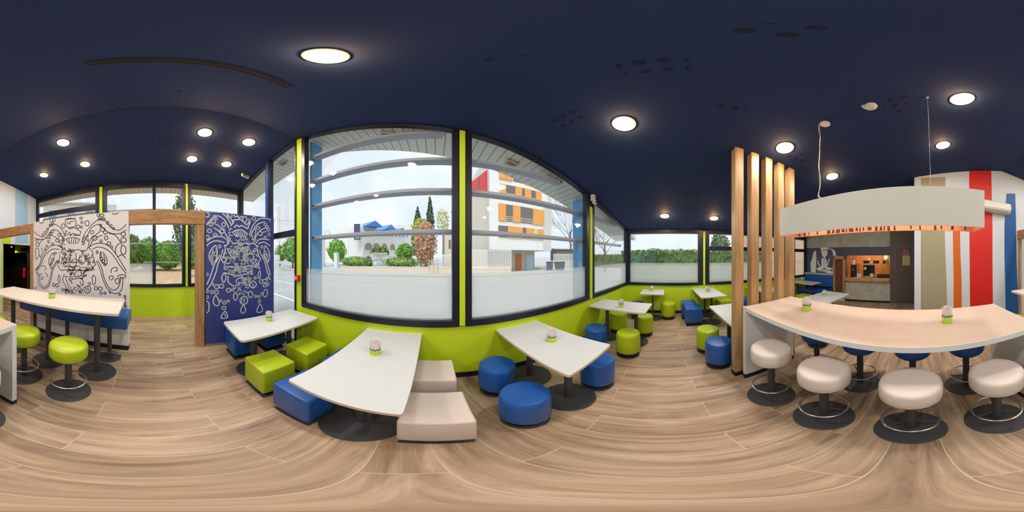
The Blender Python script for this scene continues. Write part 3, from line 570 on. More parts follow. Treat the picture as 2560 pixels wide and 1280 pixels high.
# ------------------------------------------------------------------ bar table
bn, bf = (1.775, -.585), (-.73, -1.14)
def bq(s, t): return (bn[0] - uB[0] * s + nB[0] * t, bn[1] - uB[1] * s + nB[1] * t)
LB = 2.565
bt = thing('bar_table', 'long white high bar table with waterfall end panels under the pendant lamp', 'table', (0, 0, 0))
def bprism(name, s0, s1, t0, t1, z0, z1, m, par, bev=True):
    mb = MB(); mb.prism([bq(s0, t0), bq(s1, t0), bq(s1, t1), bq(s0, t1)], z0, z1); return mb.build(name, m, par)
bprism('tabletop', 0, LB, 0, .80, 1.055, 1.10, LAMW, bt); bprism('top_surface', .004, LB - .004, .004, .796, 1.10, 1.1015, LAMTINT, bt)
for s0 in (0, LB - .05):
    bprism('end_panel', s0, s0 + .05, 0, .80, .075, 1.055, LAMW, bt); bprism('plinth', s0, s0 + .052, -.002, .802, 0, .075, BLACK, bt)

# ------------------------------------------------------------------ pendant lamp over the bar
ps = thing('pendant_lamp', 'long white box pendant shade hanging over the bar table', 'lamp', (0, 0, 0))
a0 = Vector((1.49, -.905)); a1 = Vector((-.275, -1.18)); du = (a1 - a0).normalized(); dn = Vector((du.y, -du.x));
if dn.y > 0: dn = -dn
Dp = .25; z0, z1 = 1.915, 2.215
def pp(s, t): v = a0 + du * s + dn * t; return (v.x, v.y)
LP = (a1 - a0).length; SHW = mat('white lamp shade', (214, 212, 204), .6); PINK = mat('shade lining tinted by lamp light', (226, 158, 122), .6)  # inner faces coloured pink for the lamp's warm light
mb = MB()
for q in ((0, LP, 0, .012), (0, LP, Dp - .012, Dp), (0, .012, .012, Dp - .012), (LP - .012, LP, .012, Dp - .012)):
    mb.prism([pp(q[0], q[2]), pp(q[1], q[2]), pp(q[1], q[3]), pp(q[0], q[3])], z0, z1)
mb.prism([pp(.012, .012), pp(LP - .012, .012), pp(LP - .012, Dp - .012), pp(.012, Dp - .012)], z1 - .012, z1 - .002)
mb.build('shade', SHW, ps)
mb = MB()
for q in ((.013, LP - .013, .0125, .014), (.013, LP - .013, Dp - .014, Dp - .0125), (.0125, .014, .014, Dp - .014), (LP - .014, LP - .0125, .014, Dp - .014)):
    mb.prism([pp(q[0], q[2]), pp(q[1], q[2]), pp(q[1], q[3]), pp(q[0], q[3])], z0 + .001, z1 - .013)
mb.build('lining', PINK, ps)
rr = random.Random(4)
s = .06
while s < LP - .08:
    dens = .35 < s < 1.0
    w_ = rr.uniform(.012, .05 if dens else .025); h_ = rr.uniform(.03, .09)
    a_, b_, c_, d_ = s, s + w_, s + w_ * rr.uniform(.6, 1.1), s + w_ * rr.uniform(-.2, .4)
    zt_ = z0 + .002 + (rr.uniform(0, .012)); t = Dp - .0155
    p = [(*pp(a_, t), zt_), (*pp(b_, t), zt_), (*pp(c_, t), zt_ + h_), (*pp(d_, t), zt_ + h_)]; MB().quad(*p).build('printed_silhouette', mat('brown print', (84, 22, 10), .6), ps, label='dark red printed silhouette on the lining')
    s += w_ + rr.uniform(.01, .03 if dens else .12)
TUBE = mat('warm lamp tube', (255, 220, 190), .5, emit=(1, .72, .5), estr=1.6)
mb = MB()
mb.tube([(*pp(.15, Dp / 2), z0 + .15), (*pp(LP - .15, Dp / 2), z0 + .15)], .013, 10); mb.build('light_tube', TUBE, ps)
ld = bpy.data.lights.new('pendant light', 'AREA'); ld.shape = 'RECTANGLE'; ld.size = LP - .3; ld.size_y = .12; ld.energy = 3.6; ld.color = (1, .70, .54)
lo = bpy.data.objects.new('pendant_light', ld); COL.objects.link(lo); c_ = pp(LP / 2, Dp / 2); lo.location = (c_[0], c_[1], z0 + .12); lo.rotation_euler = (0, 0, math.atan2(du.y, du.x)); lo.parent = ps
WIRE = mat('steel suspension wire', (150, 146, 136), .4, metal=.6)
CORD = mat('cream lamp cord', (222, 200, 160), .6)
ra = (1.08, -1.16, zc(1.08, -1.16)); rb = (.16, -1.30, zc(.16, -1.30))
wa = pp(.42, Dp / 2); wb = pp(1.40, Dp / 2)
MB().tube([(1.12, -1.13, zc(1.12, -1.13)), (*wa, z1)], .002, 6).build('suspension_wire', WIRE, ps); MB().tube([rb, (*wb, z1)], .002, 6).build('suspension_wire', WIRE, ps)
MB().lathe([(.052, 0), (.052, .018), (.045, .03)], 24, (ra[0], ra[1], ra[2] - .032)).build('ceiling_rose', WHITE, ps, smooth=True)
MB().lathe([(.012, 0), (.012, .02)], 12, (rb[0], rb[1], rb[2] - .015)).build('wire_fixing', WHITE, ps)
mb = MB(); P3 = []
for k in range(30):
    t = k / 29; wx = wa[0] + (1.12 - wa[0]) * (1 - t) ** 1.0; wy = wa[1] + (-1.13 - wa[1]) * (1 - t)
    P3.append((wx + .012 * math.sin(t * 15) + (.0 if t < .93 else -(t - .93) * 1.5), wy + .01 * math.cos(t * 19), (ra[2] - .03) * (1 - t) + (z1 + .004) * t))
P3.insert(0, (ra[0], ra[1], ra[2] - .03)); mb.tube(P3, .0045, 6); mb.build('power_cord', CORD, ps, smooth=True)

# ------------------------------------------------------------------ tables
def rect_top(L, Wd, rc, n=5):
    pts = []
    for cx, cy, a0 in ((L / 2 - rc, Wd / 2 - rc, 0), (-L / 2 + rc, Wd / 2 - rc, 90), (-L / 2 + rc, -Wd / 2 + rc, 180), (L / 2 - rc, -Wd / 2 + rc, 270)):
        for i in range(n + 1): a = R(a0 + 90 * i / n); pts.append((cx + rc * math.cos(a), cy + rc * math.sin(a)))
    return pts
def make_table(x, y, rz, L, Wd, label, rc=.02, h=.75, legs=(-.29, .29), br_=.25, topm=LAMT, edge=EDGE, name='dining_table', group='white pedestal tables', sq=False):
    o = thing(name, label, 'table', (x, y, 0), rz, group)
    t = MB(); t.prism(rect_top(L, Wd, rc), h - .028, h - .002); t.build('table_edge', edge, o)
    t = MB(); t.prism(rect_top(L - .001, Wd - .001, rc), h - .002, h); t.build('tabletop', topm, o)
    for p in legs:
        b = MB(); b.lathe([(br_, 0), (br_, .006), (br_ * .98, .012), (.05, .016)], 40, (p, 0, 0)); b.build('base_plate', STEEL, o, smooth=True)
        c = MB()
        if sq: c.box((p, 0, (h - .03 + .014) / 2), (.06, .04, h - .044))
        else: c.cyl((p, 0, .014), .038, h - .042)
        c.build('column', STEEL, o, smooth=not sq)
        MB().box((p, 0, h - .034), (.22, .22 if Wd > .5 else .16, .012)).build('mounting_plate', STEEL, o)
    return o
T90 = R(90)
make_table(-1.86, 1.20, R(92), 1.20, .62, 'white table with rounded corners in front of the blue mural', rc=.05, br_=.22)
make_table(-.47, 1.245, R(91), 1.24, .66, 'large white table between blue and beige cube seats', br_=.28)
make_table(1.05, 1.29, R(93), 1.12, .62, 'white table with three round blue stools under the right street window', br_=.25)
make_table(2.76, 1.265, R(92), 1.06, .59, 'white table with lime stools further along the street window', br_=.22, sq=True)
make_table(4.16, 1.0, R(9), .60, .60, 'small square white table in the far window corner', legs=(0,), br_=.25, sq=True)
make_table(4.20, -.43, R(11), 1.08, .62, 'white table with blue cubes by the right wall', br_=.24, sq=True)
make_table(2.52, -.72, R(11), 1.06, .60, 'white table half hidden behind the first oak post', br_=.24)
make_table(4.58, -3.78, R(12), 1.15, .58, 'small white table in front of the blue bench and waiter mural', br_=.22, sq=True)
make_table(2.53, -2.74, R(98), 1.10, .70, 'white table beyond the bar with its rounded corner towards the kitchen', rc=.06, br_=.25)
make_table(4.25, -2.05, R(12), 1.05, .60, 'white table glimpsed through the oak screen posts', br_=.24)
uT = (.22, -.975); hA = (-1.50, -.60)
hc = (hA[0] + uT[0] * 1.0 - .975 * .315, hA[1] + uT[1] * 1.0 - .22 * .315)
make_table(hc[0], hc[1], math.atan2(uT[1], uT[0]), 2.02, .63, 'high pale wood table with three columns in front of the white mural', rc=.01, h=1.10, legs=(-.70, 0, .70), br_=.235, topm=LAMH, edge=LAMH, name='high_table', group='high tables')

# ------------------------------------------------------------------ seats
def round_stool(m):
    o = thing('round_stool', 'x', 'stool', group='low round stools')
    pr = [(.02, .075), (.150, .075), (.168, .082), (.181, .10), (.185, .13), (.186, .25), (.185, .40), (.180, .43), (.168, .446), (.140, .452), (.02, .454)]
    MB().lathe(pr, 48).build('cushion', m, o, smooth=True)
    MB().lathe([(.150, .012), (.150, .078)], 32).build('plinth', BLACK, o); MB().lathe([(.176, 0), (.176, .012)], 40).build('base_plate', STEEL, o)
    return o
def cube_seat(m, w=.385, d=.385):
    o = thing('cube_seat', 'x', 'stool', group='square cube seats')
    MB().rbox((0, 0, .265), (w, d, .375), .022, 4).build('cushion', m, o, smooth=True)
    MB().box((0, 0, .046), (w - .08, d - .08, .068)).build('plinth', BLACK, o); MB().box((0, 0, .006), (w - .015, d - .015, .012)).build('base_plate', STEEL, o)
    return o
def bar_stool(m, hs=0.0):
    o = thing('bar_stool', 'x', 'bar stool', group='bar stools')
    pr = [(.02, .60 + hs), (.165, .60 + hs), (.18, .606 + hs), (.191, .625 + hs), (.193, .68 + hs), (.192, .735 + hs), (.186, .757 + hs), (.170, .771 + hs), (.12, .777 + hs), (.02, .779 + hs)]
    MB().lathe(pr, 56).build('seat', m, o, smooth=True)
    MB().lathe([(.04, .58 + hs), (.16, .585 + hs), (.165, .60 + hs)], 32).build('seat_pan', BLACK, o)
    MB().cyl((0, 0, .012), .035, .57 + hs, 28).build('column', STEEL, o, smooth=True)
    MB().lathe([(.222, 0), (.222, .006), (.215, .012), (.05, .018)], 48).build('base_plate', STEEL, o, smooth=True)
    MB().tube([(.172 * math.cos(a), .172 * math.sin(a), .21) for a in [2 * math.pi * i / 48 for i in range(48)]], .0095, 10, True).build('foot_ring', CHROME, o, smooth=True)
    sp = MB()
    for k in range(3): a = 2 * math.pi * k / 3 + .4; sp.tube([(.03 * math.cos(a), .03 * math.sin(a), .17), (.168 * math.cos(a), .168 * math.sin(a), .208)], .007, 8)
    sp.build('ring_spokes', STEEL, o, smooth=True)
    return o
PRO = {}
def place(kind, m, x, y, rz, label, z=0):
    key = (kind.__name__, m.name)
    if key not in PRO:
        o = kind(m); PRO[key] = o; o.location = (x, y, z); o.rotation_euler = (0, 0, rz); o['label'] = label; return o
    return dup(PRO[key], (x, y, z), rz, label)
# cubes
place(cube_seat, GVIN, -1.435, .885, R(2), 'lime cube seat nearest the camera in front of the blue mural table')
place(cube_seat, GVIN, -1.47, 1.465, R(1), 'lime cube seat against the street wall beside the blue mural table')
place(cube_seat, BVIN, -2.36, .94, R(3), 'blue cube seat half under the mural table by the oak post')
place(cube_seat, BVIN, -2.36, 1.47, R(0), 'dark blue cube seat under the mural table by the glass door')
place(cube_seat, BVIN, -.885, .885, R(1), 'bright blue cube seat at the front left of the large table')
place(cube_seat, BVIN, -.895, 1.48, R(0), 'blue cube seat mostly hidden behind the large table at the wall')
place(cube_seat, BEVIN, -.015, 1.495, R(0), 'beige cube seat nearer the window wall beside the large table')
place(cube_seat, BEVIN, .005, .94, R(1), 'beige cube seat nearest the camera beside the large table')
place(cube_seat, BVIN, 3.90, -.045, R(9), 'blue cube seat with a pale shine on top by the far right table')
place(cube_seat, BVIN, 4.33, .07, R(9), 'blue cube seat behind another one at the right wall')
place(cube_seat, GVIN, 4.50, -.92, R(14), 'lime cube seat behind the table by the right wall')
place(cube_seat, GVIN, 3.98, -3.28, R(16), 'lime cube seat at the small table before the blue bench')
place(cube_seat, BVIN, 4.45, -1.52, R(12), 'blue cube seat glimpsed between the first oak screen posts')
# round
place(round_stool, BVIN, .59, .96, 0, 'round blue stool closest to the camera')
place(round_stool, BVIN, .60, 1.50, 0, 'round blue stool by the lime wall left of the table')
place(round_stool, BVIN, 1.45, .94, 0, 'round blue stool tucked at the right end of the table')
place(round_stool, BVIN, 2.25, 1.49, 0, 'round blue stool by the lime wall between two tables')
place(round_stool, GVIN, 2.31, .94, 0, 'round lime stool in the aisle before the second window table')
place(round_stool, GVIN, 3.12, 1.50, 0, 'round lime stool under the second window table by the wall')
place(round_stool, GVIN, 3.15, .94, 0, 'round lime stool at the far aisle end of the second window table')
place(round_stool, GVIN, 4.22, .60, 0, 'round lime stool near the right wall')
place(round_stool, BVIN, 4.08, 1.39, 0, 'round blue stool barely visible in the far window corner')
place(round_stool, GVIN, 2.62, -.265, 0, 'round lime stool left of the oak screen behind a blue one')
place(round_stool, BVIN, 2.17, -.37, 0, 'round blue stool with a pale shiny top beside the first oak post')
place(round_stool, GVIN, 2.02, -1.98, 0, 'round lime stool seen under the bar table')
# bar stools
for (x, y), lb in zip([(1.326, -.709), (.792, -.84), (.216, -.95), (-.331, -1.055)], ['beige bar stool nearest the oak screen', 'beige bar stool second from the oak screen', 'beige bar stool third from the oak screen, standing lowest in the view', 'beige bar stool at the striped wall end of the bar']):
    place(bar_stool, BEVIN, x + nB[0] * .0, y, R(20 + 40 * x), lb)
for (x, y), lb in zip([(1.43, -1.39), (.888, -1.50), (.345, -1.60), (-.196, -1.69)], ['blue bar stool across the bar nearest the oak screen', 'blue bar stool across the bar, second from the oak screen', 'blue bar stool across the bar, only its underside and column showing', 'blue bar stool across the bar nearest the striped wall']):
    place(bar_stool, BVIN, x, y, R(70 * x), lb)
for (x, y), lb in zip([(-1.228, -.993), (-1.104, -1.551), (-.985, -2.11)], ['lime bar stool nearest the camera at the high table', 'lime bar stool in the middle of the high table, partly behind the bar panel', 'lime bar stool at the corridor end of the high table']):
    place(bar_stool, GVIN, x, y, R(50 * y), lb)
# high blue bench along the white mural
bb = thing('high_bench', 'long high blue upholstered bench along the white mural with a foot rail', 'bench', (-2.04, -.69, 0), math.atan2(-.99, .14), None)
MB().rbox((.98, -.21, .74), (1.98, .42, .20), .025, 4).build('seat', BVIN, bb, smooth=True)
for p in (.28, 1.0, 1.72):
    MB().cyl((p, -.18, .014), .034, .63, 24).build('leg', STEEL, bb, smooth=True); MB().lathe([(.17, 0), (.17, .012)], 36, (p, -.18, 0)).build('base_plate', STEEL, bb)
    MB().tube([(p, -.16, .17), (p, -.02, .21)], .01, 8).build('rail_bracket', STEEL, bb)
MB().tube([(-.02, -.01, .21), (1.98, -.01, .21)], .012, 10).build('foot_rail', CHROME, bb, smooth=True)

# ------------------------------------------------------------------ cups of paper sachets on the tables
def cup():
    o = thing('sachet_cup', 'x', 'cup', group='lime and clear cups on the tables')
    MB().lathe([(.036, 0), (.042, .002), (.043, .04), (.0405, .042)], 32).build('lime_band', mat('lime plastic band', (176, 214, 40), .4), o, smooth=True, label='lime green lower band')
    m = bpy.data.materials.get('milky clear plastic')
    if not m:
        m = bpy.data.materials.new('milky clear plastic'); m.use_nodes = True; n = m.node_tree; b = n.nodes['Principled BSDF']; b.inputs['Base Color'].default_value = (.85, .85, .86, 1); b.inputs['Roughness'].default_value = .15; b.inputs['Alpha'].default_value = .38
    MB().lathe([(.043, .04), (.046, .105), (.044, .105), (.041, .04)], 32, cap=False).build('clear_wall', m, o, smooth=True)
    z = MB(); k = 22
    for i in range(k):
        a, b = 2 * math.pi * i / k, 2 * math.pi * (i + 1) / k; za, zb = (.046, .058) if i % 2 else (.058, .046); r = .0452
        z.quad((r * math.cos(a), r * math.sin(a), za - .004), (r * math.cos(b), r * math.sin(b), zb - .004), (r * math.cos(b), r * math.sin(b), zb + .004), (r * math.cos(a), r * math.sin(a), za + .004))
    z.build('zigzag_band', INK, o, label='black zigzag line round the cup')
    s = MB(); rr = random.Random(2)
    for i in range(11):
        a = rr.uniform(0, 6.28); r = rr.uniform(0, .022); ro = rr.uniform(0, 3.14); s.box((r * math.cos(a), r * math.sin(a), .07 + rr.uniform(-.006, .016)), (.03, .004, .066), ro)
    x = s.build('paper_sachets', mat('pale pink paper', (226, 204, 204), .7), o); x['kind'] = 'stuff'; o.scale = (1.08, 1.08, 1.3)
    return o
cp0 = None
for x, y, z, lb in [(-1.942, 1.19, .75, 'on the table before the blue mural'), (-.502, 1.30, .75, 'on the large table between blue and beige cubes'), (1.086, 1.253, .75, 'on the table with round blue stools'), (2.681, 1.228, .75, 'on the second window table'),
                    (4.20, 1.033, .75, 'on the small square corner table'), (4.21, -.415, .75, 'on the right wall table with blue cubes'), (4.70, -3.80, .75, 'on the small table by the blue bench'), (2.581, -2.75, .75, 'on the table beyond the bar'),
                    (1.323, -1.136, 1.1015, 'on the bar near the oak screen'), (0.0, -1.40, 1.1015, 'on the bar towards the striped wall'), (-1.634, -1.618, 1.10, 'on the high table before the white mural'), (4.25, -2.05, .75, 'on the table seen through the oak posts')]:
    lab = 'lime and clear cup of paper sachets ' + lb
    if cp0 is None: cp0 = cup(); cp0.location = (x, y, z); cp0['label'] = lab
    else: dup(cp0, (x, y, z), random.uniform(0, 6), lab)

# ------------------------------------------------------------------ ceiling fittings
def tilt(x, y):
    return (0, math.atan(.254), 0) if x > ridge(y) else (0, -math.atan(.1162), 0)
GLOW = mat('glowing lamp diffuser', (255, 240, 220), .5, emit=(1.0, .86, .68), estr=7.5)
RING = mat('white lamp trim ring', (235, 225, 210), .5)
def downlight():
    o = thing('recessed_downlight', 'x', 'ceiling light', group='recessed ceiling downlights')
    MB().lathe([(.088, .002), (.112, .002), (.110, -.012), (.100, -.016), (.088, -.012)], 40, cap=False).build('trim_ring', RING, o, smooth=True)
    MB().lathe([(.088, -.006), (.07, -.014), (.04, -.018), (.002, -.019)], 36).build('diffuser', GLOW, o, smooth=True)
    l = bpy.data.lights.new('downlight', 'AREA'); l.shape = 'DISK'; l.size = .17; l.energy = LAMP_W; l.color = LAMP_COL
    lo = bpy.data.objects.new('lamp_light', l); COL.objects.link(lo); lo.parent = o; lo.location = (0, 0, -.022)
    l = bpy.data.lights.new('downlight halo helper', 'POINT'); l.shadow_soft_size = .03; l.energy = LAMP_W * .55; l.color = (1, .56, .22)  # added orange light below the diffuser, imitating a warm halo
    lo = bpy.data.objects.new('lamp_light', l); COL.objects.link(lo); lo.parent = o; lo.location = (0, 0, -.07)
    return o
LP_ = [(815, 140, 'large looking, above the blue mural table side of the room'), (1560, 309, 'above the window tables with round stools'), (2405, 247, 'near the wire of the long pendant shade'), (1962, 369, 'beside the tops of the oak screen posts'),
 (2357, 362, 'between the pendant wire and the striped wall'), (2080, 440, 'beyond the pendant cord towards the kitchen'), (512, 331, 'in the left cluster of four, nearest the slot vent'), (622, 355, 'in the left cluster of four, towards the street glass'),
 (480, 397, 'in the left cluster of four, above the oak lintel'), (566, 410, 'in the left cluster of four, next to the exit sign'), (158, 356, 'highest of three above the high table'), (213, 410, 'above the white mural, right of two others'),
 (110, 437, 'lowest of three, nearest the awning window'), (1662, 539, 'above the far corner table'), (1785, 545, 'above the table by the right wall')]
def at_c(px, py):
    lo, hi = .1, 12.0
    for _ in range(50):
        m = (lo + hi) / 2; x, y = m * math.sin(D(px)), m * math.cos(D(px))
        if H + m * math.tan(EL(py)) < zc(x, y): lo = m
        else: hi = m
    return x, y, zc(x, y)
d0_ = None
for px, py, lb in LP_:
    x, y, z = at_c(px, py); lab = 'round recessed downlight ' + lb
    if d0_ is None: d0_ = downlight(); d0_['label'] = lab; q = d0_; q.location = (x, y, z)
    else: q = dup(d0_, (x, y, z), 0, lab)
    q.rotation_euler = tilt(x, y)
# slot diffuser
g0, g1 = Vector((-.745, -.47)), Vector((-1.0, .80)); dg = (g1 - g0).normalized(); ng = Vector((-dg.y, dg.x)); LG = (g1 - g0).length
sv = thing('slot_air_vent', 'long black double slot air vent in the blue ceiling', 'air vent', (0, 0, 0))
def gq(mb, s0, s1, t0, t1, zo0, zo1):
    q = [g0 + dg * s + ng * t for s, t in ((s0, t0), (s1, t0), (s1, t1), (s0, t1))]; mb.hexa([(v.x, v.y, zc(v.x, v.y) - zo1) for v in q], [(v.x, v.y, zc(v.x, v.y) - zo0) for v in q])
for k in range(3):
    mb = MB(); a, b = LG * k / 3 + .004, LG * (k + 1) / 3 - .004; gq(mb, a, b, -.045, .045, .0005, .004); mb.build('vent_frame', mat('dark blue vent metal', (24, 28, 46), .5), sv)
    for t in (-.022, .022): mb = MB(); gq(mb, a + .004, b - .004, t - .010, t + .010, .004, .006); mb.build('slot', mat('black slot', (3, 4, 7), .8), sv)
# smoke detector
x, y, z = at_c(2176, 265); o = thing('smoke_detector', 'round white smoke detector on the ceiling between cord and wire', 'smoke detector', (x, y, z)); o.rotation_euler = tilt(x, y)
MB().lathe([(.058, .0), (.058, -.02), (.05, -.03)], 32).build('base', WHITE, o, smooth=True); MB().lathe([(.046, -.03), (.046, -.042), (.03, -.05), (.005, -.052)], 32).build('sensor_head', WHITE, o, smooth=True)
MB().box((.05, .03, -.015), (.03, .05, .03)).build('side_tab', WHITE, o); MB().box((0, .02, -.047), (.05, .006, .004)).build('vent_slit', BLACK, o)
# exit sign under the ceiling
x, y, z = at_c(613, 436); o = thing('exit_sign', 'small emergency exit light block on the ceiling by the left street glass', 'exit sign', (x, y, z), R(115))
MB().rbox((0, 0, -.05), (.24, .05, .09), .008, 2).build('housing', mat('pale sign housing', (190, 205, 190), .5), o); MB().box((0, -.028, -.05), (.20, .006, .06)).build('sign_face', mat('green exit face', (60, 130, 70), .5), o)
MB().prism([(.03, -.034), (.09, -.034), (.09, -.031), (.03, -.031)], -.065, -.035).build('running_figure_mark', mat('yellow sign mark', (235, 215, 90), .5), o)
# security camera on the green trim
x, y, z = 2.56, 1.73, zc(2.56, 1.73); o = thing('security_camera', 'white dome security camera at the ceiling above the right green strip', 'camera', (x, y, z))
MB().rbox((0, .03, -.07), (.09, .07, .14), .01, 2).build('mounting_box', WHITE, o); MB().ball((0, -.01, -.17), .05, 3).build('camera_ball', WHITE, o, smooth=True); MB().cyl((0, 0, 0), .02, .012, 20)
mb = MB(); mb.lathe([(.022, 0), (.024, .012), (.014, .014)], 24); c = mb.build('lens', BLACK, o, smooth=True); c.location = (-.015, -.053, -.178); c.rotation_euler = (R(90), 0, R(-15))
MB().tube([(0, 0, -.13), (0, .0, -.15)], .02, 12).build('neck', WHITE, o)
# detector on the left green strip
s = sL(466); L_ = LL; u_ = ((E_[0] - A[0]) / L_, (E_[1] - A[1]) / L_); x, y = A[0] + u_[0] * s + .05, A[1] + u_[1] * s; o = thing('motion_sensor', 'small white sensor box on top of the left green strip', 'sensor', (x, y, zc(x, y) - .09))
MB().rbox((0, 0, 0), (.05, .07, .10), .008, 2).build('body', WHITE, o); MB().rbox((.026, 0, -.02), (.006, .045, .04), .002, 2).build('lens_window', mat('grey lens', (170, 175, 178), .3), o)
# fire alarm
o = thing('fire_alarm_box', 'red fire alarm call point on the green strip by the glass door', 'fire alarm', (-2.03, 1.80, 1.33))
MB().rbox((0, 0, 0), (.10, .05, .10), .006, 2).build('housing', RED, o); MB().box((-.012, -.027, 0), (.045, .004, .04)).build('white_label', WHITE, o); MB().box((-.012, -.030, .003), (.02, .003, .012)).build('press_window', mat('alarm grey', (150, 150, 152), .5), o)
# air conditioner on the striped wall
s0_, s1_ = sS(2400), sS(2516); pc = sp_((s0_ + s1_) / 2, -.11); zac = 2.92
o = thing('air_conditioner', 'white wall mounted air conditioner across the red stripe', 'air conditioner', (pc[0], pc[1], zac), math.atan2(uS[1], uS[0]))
w_ = abs(s1_ - s0_)
def profile_box(pts, w):
    mb = MB(); mb.hexa([(-w / 2, a, b) for a, b in pts], [(w / 2, a, b) for a, b in pts]); return mb
sg2 = 1
profile_box([(.105, -.14), (.105, .14), (-.06, .14), (-.10, .11), (-.11, -.04), (-.07, -.12), (0, -.14)], w_).build('casing', mat('ac casing white', (206, 205, 196), .4), o)
MB().box((0, -.10, -.085), (w_ * .92, .012, .02)).build('louvre_flap', mat('ac flap grey', (170, 170, 162), .5), o); MB().box((0, 0, .143), (w_ * .9, .12, .004)).build('intake_grille', mat('ac grille', (150, 150, 145), .6), o)
if True:   # front must face the room
    fwd = Vector((-nS[0] * sg, -nS[1] * sg)); loc_y = Vector((-math.sin(o.rotation_euler.z), math.cos(o.rotation_euler.z)))
    if loc_y.dot(fwd) > 0: o.rotation_euler.z += math.pi

# ------------------------------------------------------------------ kitchen end
uK = ((C[0] - Pk[0]) / LK, (C[1] - Pk[1]) / LK); nK = (-uK[1], uK[0])       # nK points into the room (+y)
aK = math.atan2(uK[1], uK[0])
def kp(s, t): return (Pk[0] + uK[0] * s + nK[0] * t, Pk[1] + uK[1] * s + nK[1] * t)
def kprism(s0, s1, t0, t1, z0, z1, mb=None): return (mb or MB()).prism([kp(s0, t0), kp(s1, t0), kp(s1, t1), kp(s0, t1)], z0, z1)
# room behind the hatch
kr = MB(); kprism(h0 - .6, h1 + .6, -1.7, -1.6, 0, 2.4, kr); kprism(h0 - .6, h0 - .5, -1.6, -.14, 0, 2.4, kr); kprism(h1 + .5, h1 + .6, -1.6, -.14, 0, 2.4, kr); kprism(h0 - .6, h1 + .6, -1.7, -.14, 2.3, 2.4, kr)
struct(kr.build('wall_servery', wood('warm kitchen panelling', (204, 140, 84), (164, 104, 56), 'Z', .4)))
ct = thing('servery_counter', 'oak serving counter slab under the kitchen hatch', 'counter', (0, 0, 0))
kprism(h0 + .0, h1 + .04, -.55, .16, .85, .90).build('worktop', OAKX, ct); kprism(h0, h1 + .04, .05, .17, .80, .85).build('front_lip', OAKX, ct)
for s in (sK(2206), sK(2177), sK(2161), sK(2124)):
    mb = MB(); mb.tube([(*kp(s, .13), .80), (*kp(s, .13), .70), (*kp(s, .16), .68)], .008, 6); mb.build('bag_hook', CHROME, ct)
sh = thing('hatch_shelf', 'oak shelf on uprights inside the kitchen hatch', 'shelf', (0, 0, 0))
sa, sb = sK(2223), sK(2137)
kprism(sa, sb, -.62, -.30, 1.40, 1.425).build('shelf_board', OAKX, sh); kprism(sb - .02, sb, -.60, -.57, .905, 1.40).build('upright', OAK, sh); kprism(sb - .02, sb, -.33, -.30, .905, 1.40).build('upright', OAK, sh)
def kobj(name, cat, lab, px, t, z, parts):
    s = sK(px); x, y = kp(s, t); o = thing(name, lab, cat, (x, y, z), aK)
    for nm, kind, a, m in parts:
        mb = MB()
        if kind == 'b': mb.rbox(a[0], a[1], .006, 2)
        elif kind == 'c': mb.cyl(a[0], a[1], a[2], 20)
        elif kind == 'l': mb.lathe(a, 24)
        mb.build(nm, m, o, smooth=kind != 'b')
    return o
CRM = mat('cream carton', (214, 216, 190), .6); DKM = mat('dark machine plastic', (28, 30, 36), .35); CER = mat('white ceramic', (225, 222, 214), .3)
kobj('coffee_machine', 'coffee machine', 'tall black coffee machine at the left of the kitchen hatch', 2128, -.30, .90, [('body', 'b', ((0, -.04, .24), (.19, .2, .46)), DKM), ('drip_tray', 'b', ((0, .09, .03), (.2, .12, .05)), DKM), ('spout', 'b', ((0, .07, .27), (.06, .06, .05)), CHROME), ('glass_jug', 'l', [(.04, .06), (.05, .08), (.045, .16), (.03, .18)], mat('jug glass', (190, 180, 140), .1))])
kobj('bean_hopper', 'container', 'clear white hopper with paper cups on the coffee machine', 2127, -.33, 1.365, [('hopper', 'b', ((0, 0, .10), (.1, .1, .2)), CER), ('lid', 'b', ((0, 0, .21), (.11, .11, .02)), DKM)])
kobj('paper_carton', 'carton', 'cream and green carton on the oak counter in the hatch', 2147, -.12, .90, [('carton_body', 'b', ((0, 0, .075), (.17, .12, .15)), CRM), ('lid_flap', 'b', ((0, 0, .155), (.175, .125, .012)), mat('pale green card', (150, 190, 130), .6))])
kobj('wall_clock_dial', 'dial', 'round pale dial on the dark machine behind the counter', 2155, -.58, 1.18, [('dial', 'b', ((0, .03, .03), (.11, .02, .11)), CER), ('bezel', 'b', ((0, .01, .03), (.13, .02, .13)), DKM)])
kobj('espresso_grinder', 'kitchen machine', 'dark machine under the shelf behind the pale dial', 2162, -.85, .86, [('body', 'b', ((0, 0, .25), (.45, .25, .44)), DKM), ('top_tray', 'b', ((0, 0, .48), (.42, .22, .02)), CHROME)])
kobj('napkin_dispenser', 'dispenser', 'grey napkin dispenser beside the carton on the hatch counter', 2178, -.16, .90, [('body', 'b', ((0, 0, .08), (.15, .12, .15)), mat('grey dispenser', (150, 160, 166), .4)), ('napkins', 'b', ((0, .05, .09), (.1, .04, .1)), CER)])
kobj('wooden_tray', 'tray', 'orange wooden tray lying on the hatch counter', 2170, .0, .90, [('tray_base', 'b', ((0, 0, .015), (.2, .12, .02)), OAKX), ('tray_rim', 'b', ((0, .055, .03), (.2, .012, .04)), OAKX)])
kobj('white_cup', 'cup', 'single white cup on the hatch counter before the grill', 2192, -.3, .90, [('cup_body', 'l', [(.025, .12), (.03, .12), (.04, .22), (.038, .22)], CER), ('stand', 'b', ((0, 0, .06), (.06, .06, .12)), DKM)])
kobj('counter_grill', 'grill', 'long low black grill at the right of the hatch counter', 2208, -.25, .90, [('grill_body', 'b', ((0, 0, .05), (.42, .25, .1)), DKM), ('grill_rack', 'b', ((0, 0, .115), (.38, .22, .02)), mat('brown rack', (70, 40, 26), .5))])
